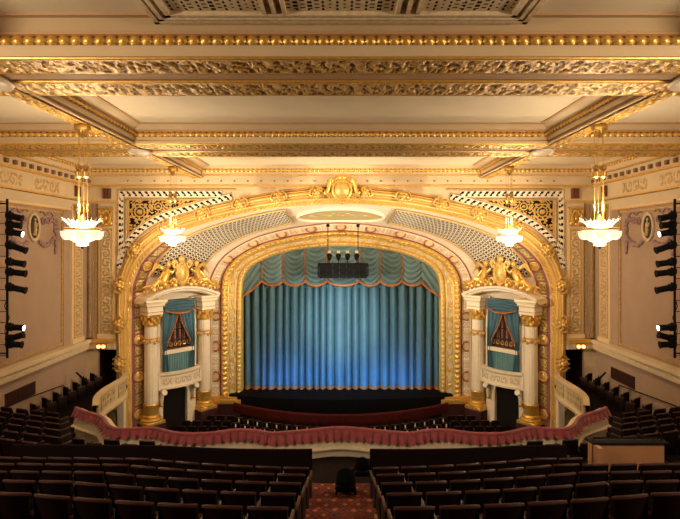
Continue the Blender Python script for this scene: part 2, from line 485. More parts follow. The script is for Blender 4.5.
# full upper corners behind the fan
for sd in (-1, 1):
    m.add([(sd * WX, DO + .02, 0), (sd * 13.0, DO + .02, 0), (sd * 12.4, DO + .02, ZC), (sd * WX, DO + .02, ZC)], [(0, 1, 2, 3)])
    m.box(*sorted((sd * 14.35, sd * WX)), DO, DO + .25, FL, -6.0)                  # pier below
    m.box(*sorted((sd * 12.9, sd * 13.25)), DO, DO + .25, FL, -6.0)
    m.box(*sorted((sd * 13.1, sd * 14.4)), DO, DO + .25, FL, -8.6)
struct(m.build('wall_front', 'plaster', smooth=False))
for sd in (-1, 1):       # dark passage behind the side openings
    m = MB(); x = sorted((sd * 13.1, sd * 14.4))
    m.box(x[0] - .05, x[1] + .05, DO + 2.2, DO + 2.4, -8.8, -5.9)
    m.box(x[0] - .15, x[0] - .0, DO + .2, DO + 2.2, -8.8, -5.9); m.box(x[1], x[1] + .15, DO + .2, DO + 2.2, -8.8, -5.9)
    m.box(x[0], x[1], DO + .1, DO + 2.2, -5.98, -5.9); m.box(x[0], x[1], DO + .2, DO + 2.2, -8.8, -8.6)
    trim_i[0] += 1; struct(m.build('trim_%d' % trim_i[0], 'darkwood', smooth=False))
# front wall cornice
m = MB(); m.box(-WX, WX, DO - .5, DO, 4.1, ZC); m.box(-WX, WX, DO - .2, DO, 3.5, 4.1); 
for sd in (-1, 1): m.box(*sorted((sd * 13.0, sd * WX)), DO - .08, DO, 2.55, 3.5)
o = trim(m, ['plaster'])
q = MB(); q.box(-WX, WX, DO - .56, DO - .5, 4.06, 4.13); q.box(-WX, WX, DO - .28, DO - .2, 3.46, 3.56)
for sd in (-1, 1): q.box(*sorted((sd * 13.1, sd * WX)), DO - .14, DO - .05, 2.58, 2.66)
q.build('gilt_lines', 'gold', o, smooth=False)
for xa, xb in ((-14.5, -8.7), (-8.1, 8.1), (8.7, 14.5)):
    q = MB(); band(q, line((xa, DO - .52, 4.48), (xb, DO - .52, 4.48), 2), line((xa, DO - .52, 4.28), (xb, DO - .52, 4.28), 2), 0, 1, egg(.25), .06, step=.05, nv=4, n=(0, -1, 0)); q.build('egg_moulding', ['brown', 'gold'], o)
for i in range(33):
    x = -12.48 + i * .78
    q = MB(); q.box(x - .035, x + .035, DO - .26, DO - .2, 3.77, 3.85); q.build('stud', 'brown', o, smooth=False)
for sd in (-1, 1):     # band under the pilasters
    m = MB(); m.box(*sorted((sd * 13.15, sd * WX)), DO - .45, DO, -5.62, -5.42, 1); m.box(*sorted((sd * 13.15, sd * WX)), DO - .28, DO, -6.05, -5.62)
    o = trim(m, ['plaster', 'gold'])
    q = MB(); band(q, line((sd * 13.2, DO - .29, -5.68), (sd * 14.9, DO - .29, -5.68), 2), line((sd * 13.2, DO - .29, -6.0), (sd * 14.9, DO - .29, -6.0), 2), 0, 1, rinceau(.3), .04, step=.05, nv=6, n=(0, -1, 0)); q.build('base_relief', ['plaster', 'relief'], o)

# ---- splayed shell between the two arches
m = MB()
R = arc_resample(cI, cA, .3); k = 5
vs = [a.lerp(b_, j / k) for s, a, b_ in R for j in range(k + 1)]
fs = [(i * (k + 1) + j, i * (k + 1) + j + 1, (i + 1) * (k + 1) + j + 1, (i + 1) * (k + 1) + j) for i in range(len(R) - 1) for j in range(k)]
m.add(vs, fs); o = struct(m.build('wall_proscenium', 'cream'))
# stage house behind
m = MB(); m.box(-9.5, 9.5, 38, 38.2, -12, 4); struct(m.build('wall_stage', 'dark', smooth=False))

# ---- floors
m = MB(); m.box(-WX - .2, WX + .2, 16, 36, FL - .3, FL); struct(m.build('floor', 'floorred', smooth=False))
# stepped balcony floor following the curved rows
CY = 28.5
ROWS = [9.75 - .945 * i for i in range(-1, 10)]       # distance of each row's backs on the axis: 10.7, 9.75, 8.8 ...
def rowz(i): return -4.32 - .85 + .3 * (i - 1)        # tread height of row index i in ROWS
m = MB(); NA = 40; AM = .50
def arc(r, a, z):
    ac = math.asin(4.0 / r); return (r * sin(a), CY - r * cos(min(abs(a), ac)) + max(0, r * sin(abs(a)) - 4.0) * .02, z)
for i in range(len(ROWS)):
    r0 = CY - ROWS[i] + .12 - .95; r1 = CY - ROWS[i] + .12     # tread spans the seat's own depth
    z = rowz(i)
    for j in range(NA):
        a, c = -AM + 2 * AM * j / NA, -AM + 2 * AM * (j + 1) / NA
        m.add([arc(r0, a, z), arc(r0, c, z), arc(r1, c, z), arc(r1, a, z)], [(0, 1, 2, 3)])
        m.add([arc(r1, a, z), arc(r1, c, z), arc(r1, c, z + .3), arc(r1, a, z + .3)], [(0, 1, 2, 3)])
struct(m.build('floor_balcony', 'carpet', smooth=False))
# lower balcony slope down to the parapet
m = MB(); 
r1 = CY - ROWS[0] + .12 - .95; zt = rowz(0)
NB = 12
for j in range(NA):
    a, c = -.62 + 1.24 * j / NA, -.62 + 1.24 * (j + 1) / NA
    for s in range(NB):
        ra = r1 - s * .68; rb = r1 - (s + 1) * .68; z = -6.3 - .17 * s if s else zt - .05
        z2 = -6.3 - .17 * (s + 1)
        m.add([arc(ra, a, z), arc(ra, c, z), arc(rb, c, z), arc(rb, a, z)], [(0, 1, 2, 3)])
        m.add([arc(rb, a, z), arc(rb, c, z), arc(rb, c, z2), arc(rb, a, z2)], [(0, 1, 2, 3)])
for sd in (-1, 1):      # the box floors along the side walls
    m.box(*sorted((sd * 11.9, sd * 15)), 19.5, 25, -8.35, -8.2); m.box(*sorted((sd * 12.6, sd * 15)), 25, DO, -8.35, -8.2)
struct(m.build('floor_lower_balcony', 'floorred', smooth=False))

# stage
m = MB()
N = 24
for i in range(N):
    x0, x1 = -7.6 + 15.2 * i / N, -7.6 + 15.2 * (i + 1) / N
    f = lambda x: 33.9 - 1.0 * (1 - (x / 7.6) ** 2)
    m.add([(x0, f(x0), -10.12), (x1, f(x1), -10.12), (x1, 38, -10.12), (x0, 38, -10.12), (x0, f(x0), FL), (x1, f(x1), FL)], [(0, 1, 2, 3), (4, 5, 1, 0)])
struct(m.build('floor_stage', 'stage', smooth=False))

# ================================================================ PROSCENIUM
def outer_arch():
    o = empty('outer_arch', (0, DO, FL), label='wide gilded outer proscenium arch with reeded moulding, rope edge and bosses', cat='arch')
    L = V((0, DO, FL))
    def mk(m, n, mats, **k):
        ob = m.build(n, mats, o, **k); ob.matrix_parent_inverse = Matrix.Translation(-L); return ob
    m = MB()
    prof = [(-.02, -.1), (0, .10), (.05, .16), (.09, .12), (.10, .04), (.13, .22), (.17, .34), (.22, .36), (.235, .26), (.26, .28), (.28, .42), (.36, .50), (.44, .46), (.455, .34), (.48, .34), (.50, .44), (.56, .44), (.60, .34), (.61, .20), (.64, .20), (.66, .28), (.73, .26), (.78, .16), (.80, .04), (.92, .04), (1.0, -.02)]
    sweep(m, cO, cI, prof, .15); mk(m, 'arch_moulding', 'archgold')
    m = MB(); band(m, cO, cI, .80, .96, rope(.26), .07, step=.045, nv=4, off=.02, n=(0, -1, 0)); mk(m, 'rope_moulding', ['gold', 'gold'])
    mid = [a.lerp(c, .38) for a, c in zip(cO, cI)]; T = plen(mid)
    s = 1.36; first = True; k = 0
    while s < T / 2 - .6:
        for sg in (-1, 1):
            c, t = at_len(mid, T / 2 + sg * s)
            c = c + V((0, -.52, 0)); ang = atan2(t.z, t.x)
            m = MB(Matrix.Translation(c) @ Matrix.Rotation(-ang, 4, 'Y') @ Matrix.Scale(.95, 4))
            for q in range(6):
                a = 2 * pi * q / 6
                m.ball((.21 * cos(a), 0, .21 * sin(a)), (.15, .12, .11), 8)
            m.ball((0, -.1, 0), (.17, .16, .17), 10)
            for e in (-1, 1):
                m.tube([(e * .25, .02, .3), (e * .42, 0, .18), (e * .5, 0, -.05), (e * .38, -.02, -.2), (e * .28, -.02, -.05)], [.04, .07, .08, .06, .04], 6)
            m.box(-.06, .06, -.02, .1, -.42, .42); m.box(-.30, -.24, -.0, .12, -.42, .42); m.box(.24, .30, -.0, .12, -.42, .42)
            mk(m, 'acanthus_boss', 'gold2')
        s += 2.28
    # medallion band on the reveal
    R = arc_resample(cI, cA, .1); T = R[-1][0]; cut = 13.6
    for sg in (0, 1):
        s0, s1 = (0, cut) if sg == 0 else (T - cut, T)
        m = MB(); band(m, cI, cA, .01, .155, lambda s, v: (0, 0), .0, step=.15, nv=2, off=.05, s0=s0, s1=s1); 
        mk(m, 'medallion_band', ['purple', 'purple'])
        m = MB(); band(m, cI, cA, .04, .125, lozenge(.72), .05, step=.06, nv=8, off=.07, s0=s0, s1=s1); mk(m, 'band_panels', ['brown', 'green'])
        ss = 1.0
        while ss < cut:
            s = ss if sg == 0 else T - ss
            q = min(R, key=lambda r: abs(r[0] - s)); i = R.index(q)
            t = (R[min(i + 1, len(R) - 1)][1] - R[max(0, i - 1)][1]).normalized(); w = (q[2] - q[1]).normalized()
            nn = t.cross(w); nn = -nn if nn.y > 0 else nn; nn.normalize()
            c = q[1].lerp(q[2], .083) + nn * .08
            w2 = nn.cross(t)
            Mx = Matrix((( *w2, 0), (*t, 0), (*nn, 0), (0, 0, 0, 1))).transposed(); Mx = Matrix.Translation(c) @ Mx
            m = MB(Mx)
            m.lathe([(.40, -.04), (.40, .04), (.31, .05)], n=20, mi=1)
            m.lathe([(.31, .05), (.28, .07), (.24, .07), (.21, .04), (.16, .04), (.10, .06), (0.001, .07)], n=20, mi=0)
            mk(m, 'medallion', ['gold2', 'purple'])
            ss += 2.13
    return o
outer_arch()

def inner_arch():
    L = V((0, DI, -10.2))
    o = empty('inner_arch', L, label='gilded inner proscenium arch framing the blue curtain, with beaded bands and medallions', cat='arch')
    def mk(m, n, mats, **k):
        ob = m.build(n, mats, o, **k); ob.matrix_parent_inverse = Matrix.Translation(-L); return ob
    m = MB(); sweep(m, cA, cE, [(-.02, -.1), (0, .06), (.02, .06), (.03, .02), (.33, .02), (.34, .06), (.37, .06)], .15); mk(m, 'band_ground', 'cream')
    m = MB(); sweep(m, cA, cE, [(.0, .07), (.02, .09), (.045, .07), (.045, .02)], .15); sweep(m, cA, cE, [(.325, .02), (.325, .08), (.345, .1), (.375, .08), (.375, .02)], .15); mk(m, 'mauve_fillet', 'purple')
    m = MB(); band(m, cA, cE, .08, .29, lozenge(.68), .03, step=.07, nv=8, off=.03, n=(0, -1, 0)); mk(m, 'band_panels', ['cream', 'relief'])
    m = MB(); sweep(m, cA, cE, [(.37, .02), (.38, .22), (.42, .34), (.5, .36), (.56, .28), (.575, .12), (.60, .10), (.84, .0), (.85, .1), (.9, .14), (.97, .1), (1.0, -.1), (1.01, -.6)], .12); mk(m, 'arch_moulding', 'archgold')
    m = MB(); band(m, cA, cE, .42, .56, bead(.34), .12, step=.055, nv=5, off=.32, n=(0, -1, 0)); mk(m, 'bead_moulding', ['gold', 'gold'])
    m = MB(); band(m, cA, cE, .62, .80, lambda s, v: (.6, 0) if (.25 < v < .75 and .2 < (s / .9) % 1 < .72) else (leaf(7)(s, v)[0], 1), .06, step=.06, nv=8, off=.10, n=(0, -1, 0)); mk(m, 'inlay_band', ['relief', 'gold2'])
    m = MB(); band(m, cA, cE, .86, .96, egg(.30), .07, step=.055, nv=4, off=.10, n=(0, -1, 0)); mk(m, 'egg_moulding', ['gold', 'gold2'])
    mid = [a.lerp(c, .19) for a, c in zip(cA, cE)]; T = plen(mid)
    for k in range(-9, 10):
        s = T / 2 + k * 2.05
        if s < .8 or s > T - .8: continue
        c, t = at_len(mid, s)
        jj = min(range(len(mid)), key=lambda q: (mid[q] - c).length); ky = min(1, (cA[jj] - cE[jj]).length * .27 / .74)
        Mx = Matrix.Translation(c + V((0, -.05, 0)))
        m = MB(Mx @ (Matrix.Diagonal((1, 1, ky, 1)) if abs(k) < 7 else Matrix.Diagonal((ky, 1, 1, 1))))
        m.lathe([(.37, -.02), (.37, .05), (.28, .05)], n=20, mi=1, axis='Y')
        m.lathe([(.28, .05), (.26, .07), (.22, .07), (.20, .05)], n=20, mi=0, axis='Y'); m.lathe([(.20, .05), (.1, .055), (0.001, .06)], n=20, mi=2, axis='Y')
        mk(m, 'medallion', ['gold2', 'purple', 'plaster'])
    # base blocks
    for sd in (-1, 1):
        m = MB(); m.box(*sorted((sd * 6.75, sd * 8.95)), DI - .35, DI + .3, -10.65, -10.35, bev=.03); m.box(*sorted((sd * 6.8, sd * 8.9)), DI - .25, DI + .3, -10.35, -10.2, bev=.02)
        mk(m, 'base_moulding', 'gold')
        m = MB(); m.box(*sorted((sd * 6.75, sd * 8.95)), DI - .3, DI + .4, FL, -10.65); mk(m, 'plinth', 'darkwood')
    return o
inner_arch()

# central cartouche
def cartouche():
    c = P(342, 190, DO - .45)
    o = empty('cartouche', c, label='gilded shell cartouche with scrolls crowning the centre of the arch', cat='cartouche')
    m = MB(); m.lathe([(.62, 0), (.60, .14), (.52, .2), (.46, .12), (.44, .12), (.3, .26), (.1, .34), (.001, .36)], n=28, sy=1.05, axis='Y'); m.build('shield', 'gold2', o)
    m = MB()
    for sd in (-1, 1):
        pts = [(sd * (.5 + .5 * t), -.1, .45 - .5 * t + .28 * sin(t * 6)) for t in [i / 10 for i in range(11)]]
        m.tube(pts, [.16 - .08 * i / 10 for i in range(11)], 8)
        for c0, r, z0 in ((.66, .2, .36), (.72, .17, -.38), (1.25, .14, .02)):
            sp = [(sd * (c0 + r * (1 - t * .75) * cos(t * 8)), -.12, z0 + r * (1 - t * .75) * sin(t * 8)) for t in [i / 12 for i in range(13)]]
            m.tube(sp, .06, 6)
        for i in range(5):
            a = .5 + i * .45; m.ball((sd * .78 * cos(a), -.06, .72 * sin(a)), (.16, .1, .13), 8)
    m.ball((0, -.1, .72), (.24, .14, .16), 10); m.ball((0, -.1, -.72), (.18, .14, .14), 10)
    m.build('scrollwork', 'gold', o)
cartouche()

# organ grilles (pierced plates on the shell)
def lattice(sd):
    R = arc_resample(cI, cA, .02); T = R[-1][0]
    sA, sB = 11.0, 19.6
    o = empty('organ_grille', (0, 0, 0), label='ivory pierced honeycomb grille on the %s side of the arch soffit' % ('left' if sd < 0 else 'right'), cat='grille')
    hw = T / 2
    def S(s, f, off=0):
        if sd > 0: s = T - s
        i = max(1, min(len(R) - 2, int(s / T * (len(R) - 1))))
        _, a, b_ = R[i]
        p0, p1 = R[i - 1], R[i + 1]
        t = (p1[1] + p1[2]) - (p0[1] + p0[2]); nn = t.cross(b_ - a); nn.normalize(); nn = -nn if nn.y > 0 else nn
        return a.lerp(b_, f) + nn * off
    def lims(s):     # fraction limits
        u = (s - sA) / (sB - sA)
        return .20, .80
    def FF(u, v): return (.20 - .13 * u) * (1 - v) + (.83 - .12 * u) * v
    # backing
    m = MB(); m.grid(lambda u, v: S(sA + (sB - sA) * u, FF(u, v), .03), 40, 6); m.build('backing', 'dark', o)
    # plate of hex cells with holes
    def SS(s, v): return S(s, FF((s - sA) / (sB - sA), v), .06)
    m = MB(); ncol = 36; nrow = 11; first = True
    du = (sB - sA) / ncol; dv = 1 / nrow
    for i in range(ncol):
        for j in range(nrow):
            cu = sA + (i + .5) * du; cv = (j + .5) / nrow
            sh = du / 2 if j % 2 else 0; 
            if sh and i == ncol - 1: continue
            ring = []; K = 8
            for q in range(K):
                a = 2 * pi * (q + .5) / K
                x, y = cos(a), sin(a); mx = max(abs(x), abs(y))
                ring.append(SS(cu + sh + x / mx * du / 2, cv + y / mx * dv / 2))
            inner = [SS(cu + sh + .34 * du * cos(2 * pi * (q + .5) / K), cv + .33 * dv * sin(2 * pi * (q + .5) / K)) for q in range(K)]
            m.add(ring + inner, [(q, (q + 1) % K, K + (q + 1) % K, K + q) for q in range(K)])
    m.build('pierced_plate', 'ivory', o, smooth=False)
    m = MB()
    def edge(f0, f1, s0, s1, n=50):
        pts = [S(s0 + (s1 - s0) * i / n, f0 + (f1 - f0) * i / n, .10) for i in range(n + 1)]; m.tube(pts, .07, 6)
    edge(.20, .07, sA, sB); edge(.83, .71, sA, sB); edge(.20, .83, sA, sA, 8); edge(.07, .71, sB, sB, 8)
    m.build('grille_frame', 'gilt', o)
    # ivory rib beside the inner arch
lattice(-1); lattice(1)

# mural in the crown of the shell
def mural():
    R = arc_resample(cI, cA, .05); T = R[-1][0]
    o = empty('ceiling_mural', (0, 0, 0), label='long oval allegorical painting in cream frame above the stage opening', cat='painting')
    def S(x, f, off):
        s = T / 2 + x; i = int(s / T * (len(R) - 1)); _, a, b_ = R[i]
        nn = V((0, -.42, -.9)); return a.lerp(b_, f) + nn * off
    m = MB(); m.grid(lambda u, v: S(u and 2.6 * u * cos(2 * pi * v), .50 + .30 * u * sin(2 * pi * v), .06), 6, 48); m.build('painted_canvas', 'paint1', o)
    m = MB(); m.tube([S(2.75 * cos(a), .5 + .33 * sin(a), .08) for a in [2 * pi * i / 60 for i in range(61)]], .11, 8); m.build('oval_frame', 'ivory', o)
    m = MB()
    for i in range(14):
        x = -1.9 + i * .29; m.ball(S(x, .5 + .07 * sin(i * 2.1), .05), (.17, .12, .03), 8, mi=0 if i % 4 else 1)
    m.build('painted_figures', ['relief', 'cream'], o)
mural()

# fretwork spandrels
def spandrel(sd):
    side = 'left' if sd < 0 else 'right'
    def W(px, py, off=0): q = P(px, py, DO); return V((sd * -q.x, DO - off, q.z))      # px given for the left side
    o = empty('fretwork_spandrel', (sd * 11.5, DO, 2), label='cream and black pierced fretwork spandrel above the %s shoulder of the arch' % side, cat='fretwork')
    L = o.location.copy()
    def mk(m, n, mats, **k):
        ob = m.build(n, mats, o, **k); ob.matrix_parent_inverse = Matrix.Translation(-L); return ob
    hyp = catmull([W(x, y) for x, y in ((119.5, 268), (125, 250), (137, 234.5), (159, 219.5), (195, 207.5), (232, 197.5))], 12)
    if True:
        hy2 = [p + V((-sd * 0.0, 0, 0)) for p in hyp]
    def offs(path, d):
        out = []
        for i, p in enumerate(path):
            t = (path[min(i + 1, len(path) - 1)] - path[max(0, i - 1)]).normalized()
            nn = V((-t.z, 0, t.x)); nn = nn if nn.z > 0 else -nn
            out.append(p + nn * d)
        return out
    m = MB()
    a = [W(120, 191), W(222, 191)]; b_ = [W(120, 197), W(222, 197)]
    band(m, line(a[0], a[1]), line(b_[0], b_[1]), 0, 1, wave(.36), .06, step=.035, nv=10, off=.05, n=(0, -1, 0))
    band(m, line(W(119, 197), W(119, 262)), line(W(124.5, 197), W(124.5, 252)), 0, 1, wave(.36), .06, step=.035, nv=10, off=.05, n=(0, -1, 0))
    band(m, offs(hyp, .22), offs(hyp, -.14), 0, 1, wave(.36), .06, step=.035, nv=10, off=.06, n=(0, -1, 0))
    mk(m, 'wave_border', ['dark', 'ivory'], smooth=False)
    # open scrollwork triangle
    hq = [(p.x * -sd, p.z) for p in offs(hyp, .28)]     # left coordinates (x negative)
    def hz(x):
        x = -abs(x)
        for i in range(len(hq) - 1):
            x0, x1 = -abs(hq[i][0]), -abs(hq[i + 1][0])
            if x0 <= x <= x1: return hq[i][1] + (hq[i + 1][1] - hq[i][1]) * (x - x0) / (x1 - x0)
        return -99 if x > x1 else 99
    x0 = (128 - 341) * .059; x1 = (200 - 341) * .059; z1 = (246 - 199.8) * .059; z0 = (246 - 238) * .059
    cell = .045; vs = []; m = MB()
    rc = ((140 - 341) * .059, (246 - 212) * .059); r2 = ((158.5 - 341) * .059, (246 - 206.5) * .059)
    nx = int((x1 - x0) / cell); nz = int((z1 - z0) / cell)
    for i in range(nx):
        for j in range(nz):
            x = x0 + (i + .5) * cell; z = z0 + (j + .5) * cell; h = hz(x)
            if z < h: continue
            e = min(z - h, z1 - z, x - x0)
            d1 = sqrt((x - rc[0]) ** 2 + (z - rc[1]) ** 2); d2 = sqrt((x - r2[0]) ** 2 + (z - r2[1]) ** 2)
            if e < .07: k = 1
            elif d1 < .62:
                th = atan2(z - rc[1], x - rc[0]); k = 1 if (d1 < .15 or (.25 < d1 < .32) or (.43 < d1 < .51) or (d1 > .52 and sin(th * 9) > .2) or (.33 < d1 < .43 and sin(th * 8 + 2) > .75)) else 0
            elif d2 < .30:
                k = 1 if (d2 < .08 or .17 < d2 < .24) else 0
            else: k = 1 if sin(x * 16 + 2.2 * sin(z * 11)) * sin(z * 18 + 2 * sin(x * 9)) > .12 else 0
            off = .09 if k else .02
            c = cell / 2
            m.add([V((sd * -(x + a_), DO - off, z + b2)) for a_, b2 in ((-c, -c), (c, -c), (c, c), (-c, c))], [(0, 1, 2, 3)], k)
    mk(m, 'pierced_scrollwork', ['dark', 'gold2'], smooth=False)
    m = MB(); pts = [W(126.5, 199.5, .08), W(206, 199.5, .08)]; m.tube(pts, .05, 6); m.tube([W(126.5, 199.5, .08), W(126.5, 246, .08)], .05, 6); m.tube([p + V((0, -.08, 0)) for p in offs(hyp, .26)], .03, 6); m.tube([p + V((0, -.08, 0)) for p in offs(hyp, -.2)], .05, 6)
    m.tube([W(118, 189.5, .06), W(236, 189.5, .06)], .05, 6); m.tube([W(118, 189.5, .06), W(118, 262, .06)], .04, 6)
    mk(m, 'gilt_edge', 'gilt')
spandrel(-1); spandrel(1)

# ---- pilasters
def pilaster(side, where):
    sd = -1 if side == 'left' else 1
    if where == 'front':
        c = V((sd * 13.75, DO - .02, 0)); rz = 0; w = .66
        lab = 'gilt-panelled pilaster on the front wall beside the %s shoulder of the arch' % side
    else:
        c = V((sd * (WX - .05), 28.15, 0)); rz = (pi / 2 if sd < 0 else -pi / 2); w = .80
        lab = 'gilt-panelled pilaster on the %s side wall near the corner' % side
    o = empty('pilaster', c, rz, label=lab, cat='pilaster')
    m = MB(); m.box(-w / 2 - .16, w / 2 + .16, -.12, 0, -5.42, 2.5); m.box(-w / 2 - .22, w / 2 + .22, -.2, 0, -5.42, -5.15, bev=.02); m.build('shaft', 'plaster', o, smooth=False)
    m = MB(); band(m, line((-w / 2 + .06, -.13, -5.1), (-w / 2 + .06, -.13, .95)), line((w / 2 - .06, -.13, -5.1), (w / 2 - .06, -.13, .95)), 0, 1, rinceau(.55), .06, step=.05, nv=10, n=(0, -1, 0)); m.build('scroll_panel', ['relief', 'gilt'], o)
    m = MB()
    for x in (-w / 2, w / 2 - .05): m.box(x, x + .05, -.17, -.1, -5.15, 1.0)
    m.box(-w / 2, w / 2, -.17, -.1, .96, 1.02); m.box(-w / 2, w / 2, -.17, -.1, -5.16, -5.1); m.build('gilt_frame', 'gold', o, smooth=False)
    m = MB()
    m.box(-w / 2 - .12, w / 2 + .12, -.34, -.1, 2.18, 2.30, 1); m.box(-w / 2 - .04, w / 2 + .04, -.20, -.1, 1.15, 2.2, 1)
    for e in (-1, 1):
        sp = [(e * (w / 2 - .08 + .17 * (1 - t * .7) * cos(t * 8)), -.26, 1.98 + .17 * (1 - t * .7) * sin(t * 8)) for t in [i / 12 for i in range(13)]]; m.tube(sp, .05, 6)
        m.tube([(e * .08, -.22, 1.15), (e * .22, -.3, 1.5), (e * .30, -.34, 1.75), (e * .24, -.36, 1.85)], [.05, .10, .07, .03], 6)
        m.ball((e * .26, -.24, 1.32), (.12, .06, .14), 8)
    m.ball((0, -.28, 1.62), (.13, .09, .17), 10); m.ball((0, -.24, 1.28), (.1, .07, .12), 8); m.ball((0, -.26, 2.05), (.13, .06, .1), 8)
    m.build('capital', ['gold', 'gilt'], o)
    m = MB()
    m.box(-.24, .24, -.16, -.08, 2.78, 3.38)
    for x in (-.16, 0, .16): m.box(x - .04, x + .04, -.22, -.15, 2.80, 3.36)
    m.build('triglyph', 'triglyph', o, smooth=False)
for s_ in ('left', 'right'):
    for w_ in ('front', 'side'): pilaster(s_, w_)
for sd in (-1, 1):        # corner fillet strips
    m = MB(); m.box(*sorted((sd * 14.62, sd * 14.88)), DO - .12, DO, -5.4, 2.5, 0); m.box(*sorted((sd * 14.70, sd * 14.80)), DO - .16, DO - .1, -5.3, 2.4, 1); trim(m, ['wall', 'gilt'])
    m = MB()
    for x in (13.18, 14.36): m.box(*sorted((sd * x, sd * (x + .07))), DO - .12, DO, -5.4, 2.5, 0)
    trim(m, ['gilt'])

# ================================================================ ORGAN BAYS on the splayed shell
UO = V((-12.40, 29.95, 0)); UD = (V((-8.94, 34.0, 0)) - UO); UD.normalize(); UN = V((UD.y, -UD.x, 0))
def bayM(sd):
    # local x along the splay (towards the stage), y into the wall, z up
    if sd < 0: return Matrix(((UD.x, -UN.x, 0, UO.x), (UD.y, -UN.y, 0, UO.y), (0, 0, 1, 0), (0, 0, 0, 1)))
    return Matrix(((-UD.x, UN.x, 0, -UO.x), (UD.y, -UN.y, 0, UO.y), (0, 0, 1, 0), (0, 0, 0, 1)))
def bay_obj(m, sd, name, mats, parent=None, smooth=True):
    """mesh written in bay coordinates; for a thing the origin sits at its own base"""
    m.M = Matrix.Identity(4)
    return m.build(name, mats, parent, smooth)
class BM_(MB):
    def __init__(s, sd): MB.__init__(s, bayM(sd))
def bay(sd):
    side = 'left' if sd < 0 else 'right'
    def root(name, label, cat, x=0, y=0, z=0):
        p = bayM(sd) @ V((x, y, z)); return empty(name, p, 0, label=label, cat=cat)
    def put(m, name, mats, o, smooth=True):
        ob = m.build(name, mats, o, smooth); ob.matrix_parent_inverse = Matrix.Translation(-o.location); return ob
    # columns
    for u, which in ((.86, 'outer'), (4.62, 'inner')):
        o = root('fluted_column', '%s fluted ivory column with gilded bands of the %s organ bay' % (which, side), 'column', u, -.42, FL)
        c = (u, -.42, 0)
        m = BM_(sd); m.lathe([(.42, -10.0), (.41, -8), (.38, -5.0), (.38, -4.75)], c, 64, mod=lambda q, z: 1 - .05 * (.5 + .5 * cos(q * 16))); put(m, 'shaft', 'ivory', o)
        m = BM_(sd)
        m.box(u - .62, u + .62, -1.02, .1, -10.75, -10.55, bev=.03)
        m.lathe([(.60, -10.55), (.62, -10.47), (.56, -10.38), (.50, -10.36), (.54, -10.28), (.50, -10.2), (.45, -10.18), (.45, -9.62), (.48, -9.58), (.44, -9.5)], c, 40); put(m, 'base', 'gold', o)
        m = BM_(sd); m.box(u - .66, u + .66, -1.04, .15, FL, -10.75, bev=.02); put(m, 'pedestal', 'darkwood', o)
        m = BM_(sd); m.lathe([(.40, -5.62), (.45, -5.58), (.40, -5.52)], c, 32)
        for q in range(12):
            a = 2 * pi * q / 12; m.ball((u + .45 * cos(a), -.42 + .45 * sin(a), -5.72 - .10 * (q % 2)), (.09, .09, .12), 7)
        put(m, 'garland_band', 'gold', o)
        m = BM_(sd); m.lathe([(.40, -4.85), (.42, -4.75), (.39, -4.7), (.43, -4.4), (.52, -4.22), (.54, -4.18)], c, 32)
        for rr, z, n_ in ((.45, -4.62, 8), (.50, -4.40, 8)):
            for q in range(n_):
                a = 2 * pi * (q + (.5 if z > -4.5 else 0)) / n_; m.ball((u + rr * cos(a), -.42 + rr * sin(a), z), (.10, .10, .16), 7)
        for q in range(4):
            a = pi / 4 + q * pi / 2; m.ball((u + .58 * cos(a), -.42 + .58 * sin(a), -4.24), (.12, .12, .10), 8)
        put(m, 'capital', 'gold', o)
    # entablature blocks and segmental pediment
    o = root('pediment', 'ivory segmental pediment over the %s organ bay' % side, 'pediment', 2.7, -.4, -4.2)
    m = BM_(sd)
    for u in (.86, 4.62):
        m = BM_(sd); m.box(u - .50, u + .50, -.95, .1, -4.16, -3.62, bev=.02); m.box(u - .58, u + .58, -1.03, .1, -3.62, -3.48, bev=.02); m.box(u - .70, u + .70, -1.16, .1, -3.40, -3.24, bev=.03); m.box(u - .64, u + .64, -1.08, .1, -3.48, -3.40)
        m.box(u - .515, u + .515, -.965, .1, -4.0, -3.95, mi=1); m.box(u - .595, u + .595, -1.045, .1, -3.64, -3.60, mi=1); m.box(u - .705, u + .705, -1.165, .1, -3.40, -3.37, mi=1)
        put(m, 'entablature_block', ['ivory', 'gilt'], o, smooth=False)
    m = BM_(sd)
    x0, x1 = .10, 5.36; cx = (x0 + x1) / 2; hw = (x1 - x0) / 2
    ztop = lambda x: -3.14 + .62 * (1 - ((x - cx) / hw) ** 2)
    prof = [(.1, -.34), (-.85, -.34), (-.95, -.26), (-.95, -.2), (-1.15, -.12), (-1.2, 0), (.1, .06)]
    nx = 28; k = len(prof)
    vs = [(x0 + (x1 - x0) * i / nx, py, ztop(x0 + (x1 - x0) * i / nx) + pz) for i in range(nx + 1) for (py, pz) in prof]
    m.add(vs, [(i * k + j, i * k + j + 1, (i + 1) * k + j + 1, (i + 1) * k + j) for i in range(nx) for j in range(k - 1)] + [tuple(range(k)), tuple(nx * k + j for j in range(k))])
    put(m, 'arched_cornice', 'ivory', o)
    # sculpture
    def BG_(sd):
        q = BM_(sd); q.M = q.M @ Matrix.Translation((cx, 0, -2.62)) @ Matrix.Diagonal((1.12, 1, 1.38, 1)) @ Matrix.Translation((-cx, 0, 2.62)); return q
    o = root('sculpture_group', 'gilded sculpture of winged cherubs and foliage on the %s pediment' % side, 'sculpture', cx, -.6, -2.5)
    def spine(m, pts, r): m.tube(pts, r, 8)
    m = BG_(sd); zb = -2.52
    m.lathe([(.42, 0), (.42, .14), (.34, .2), (.28, .14), (.1, .24), (.001, .25)], (cx, -.75, zb + .55), 20, sy=1.35, axis='Y')
    for e in (-1, 1):
        for c0, z0, r in ((.45, .95, .2), (.5, .15, .2)):
            m.tube([(cx + e * (c0 + r * (1 - t * .7) * cos(t * 8)), -.8, zb + z0 + r * (1 - t * .7) * sin(t * 8)) for t in [i / 12 for i in range(13)]], .07, 6)
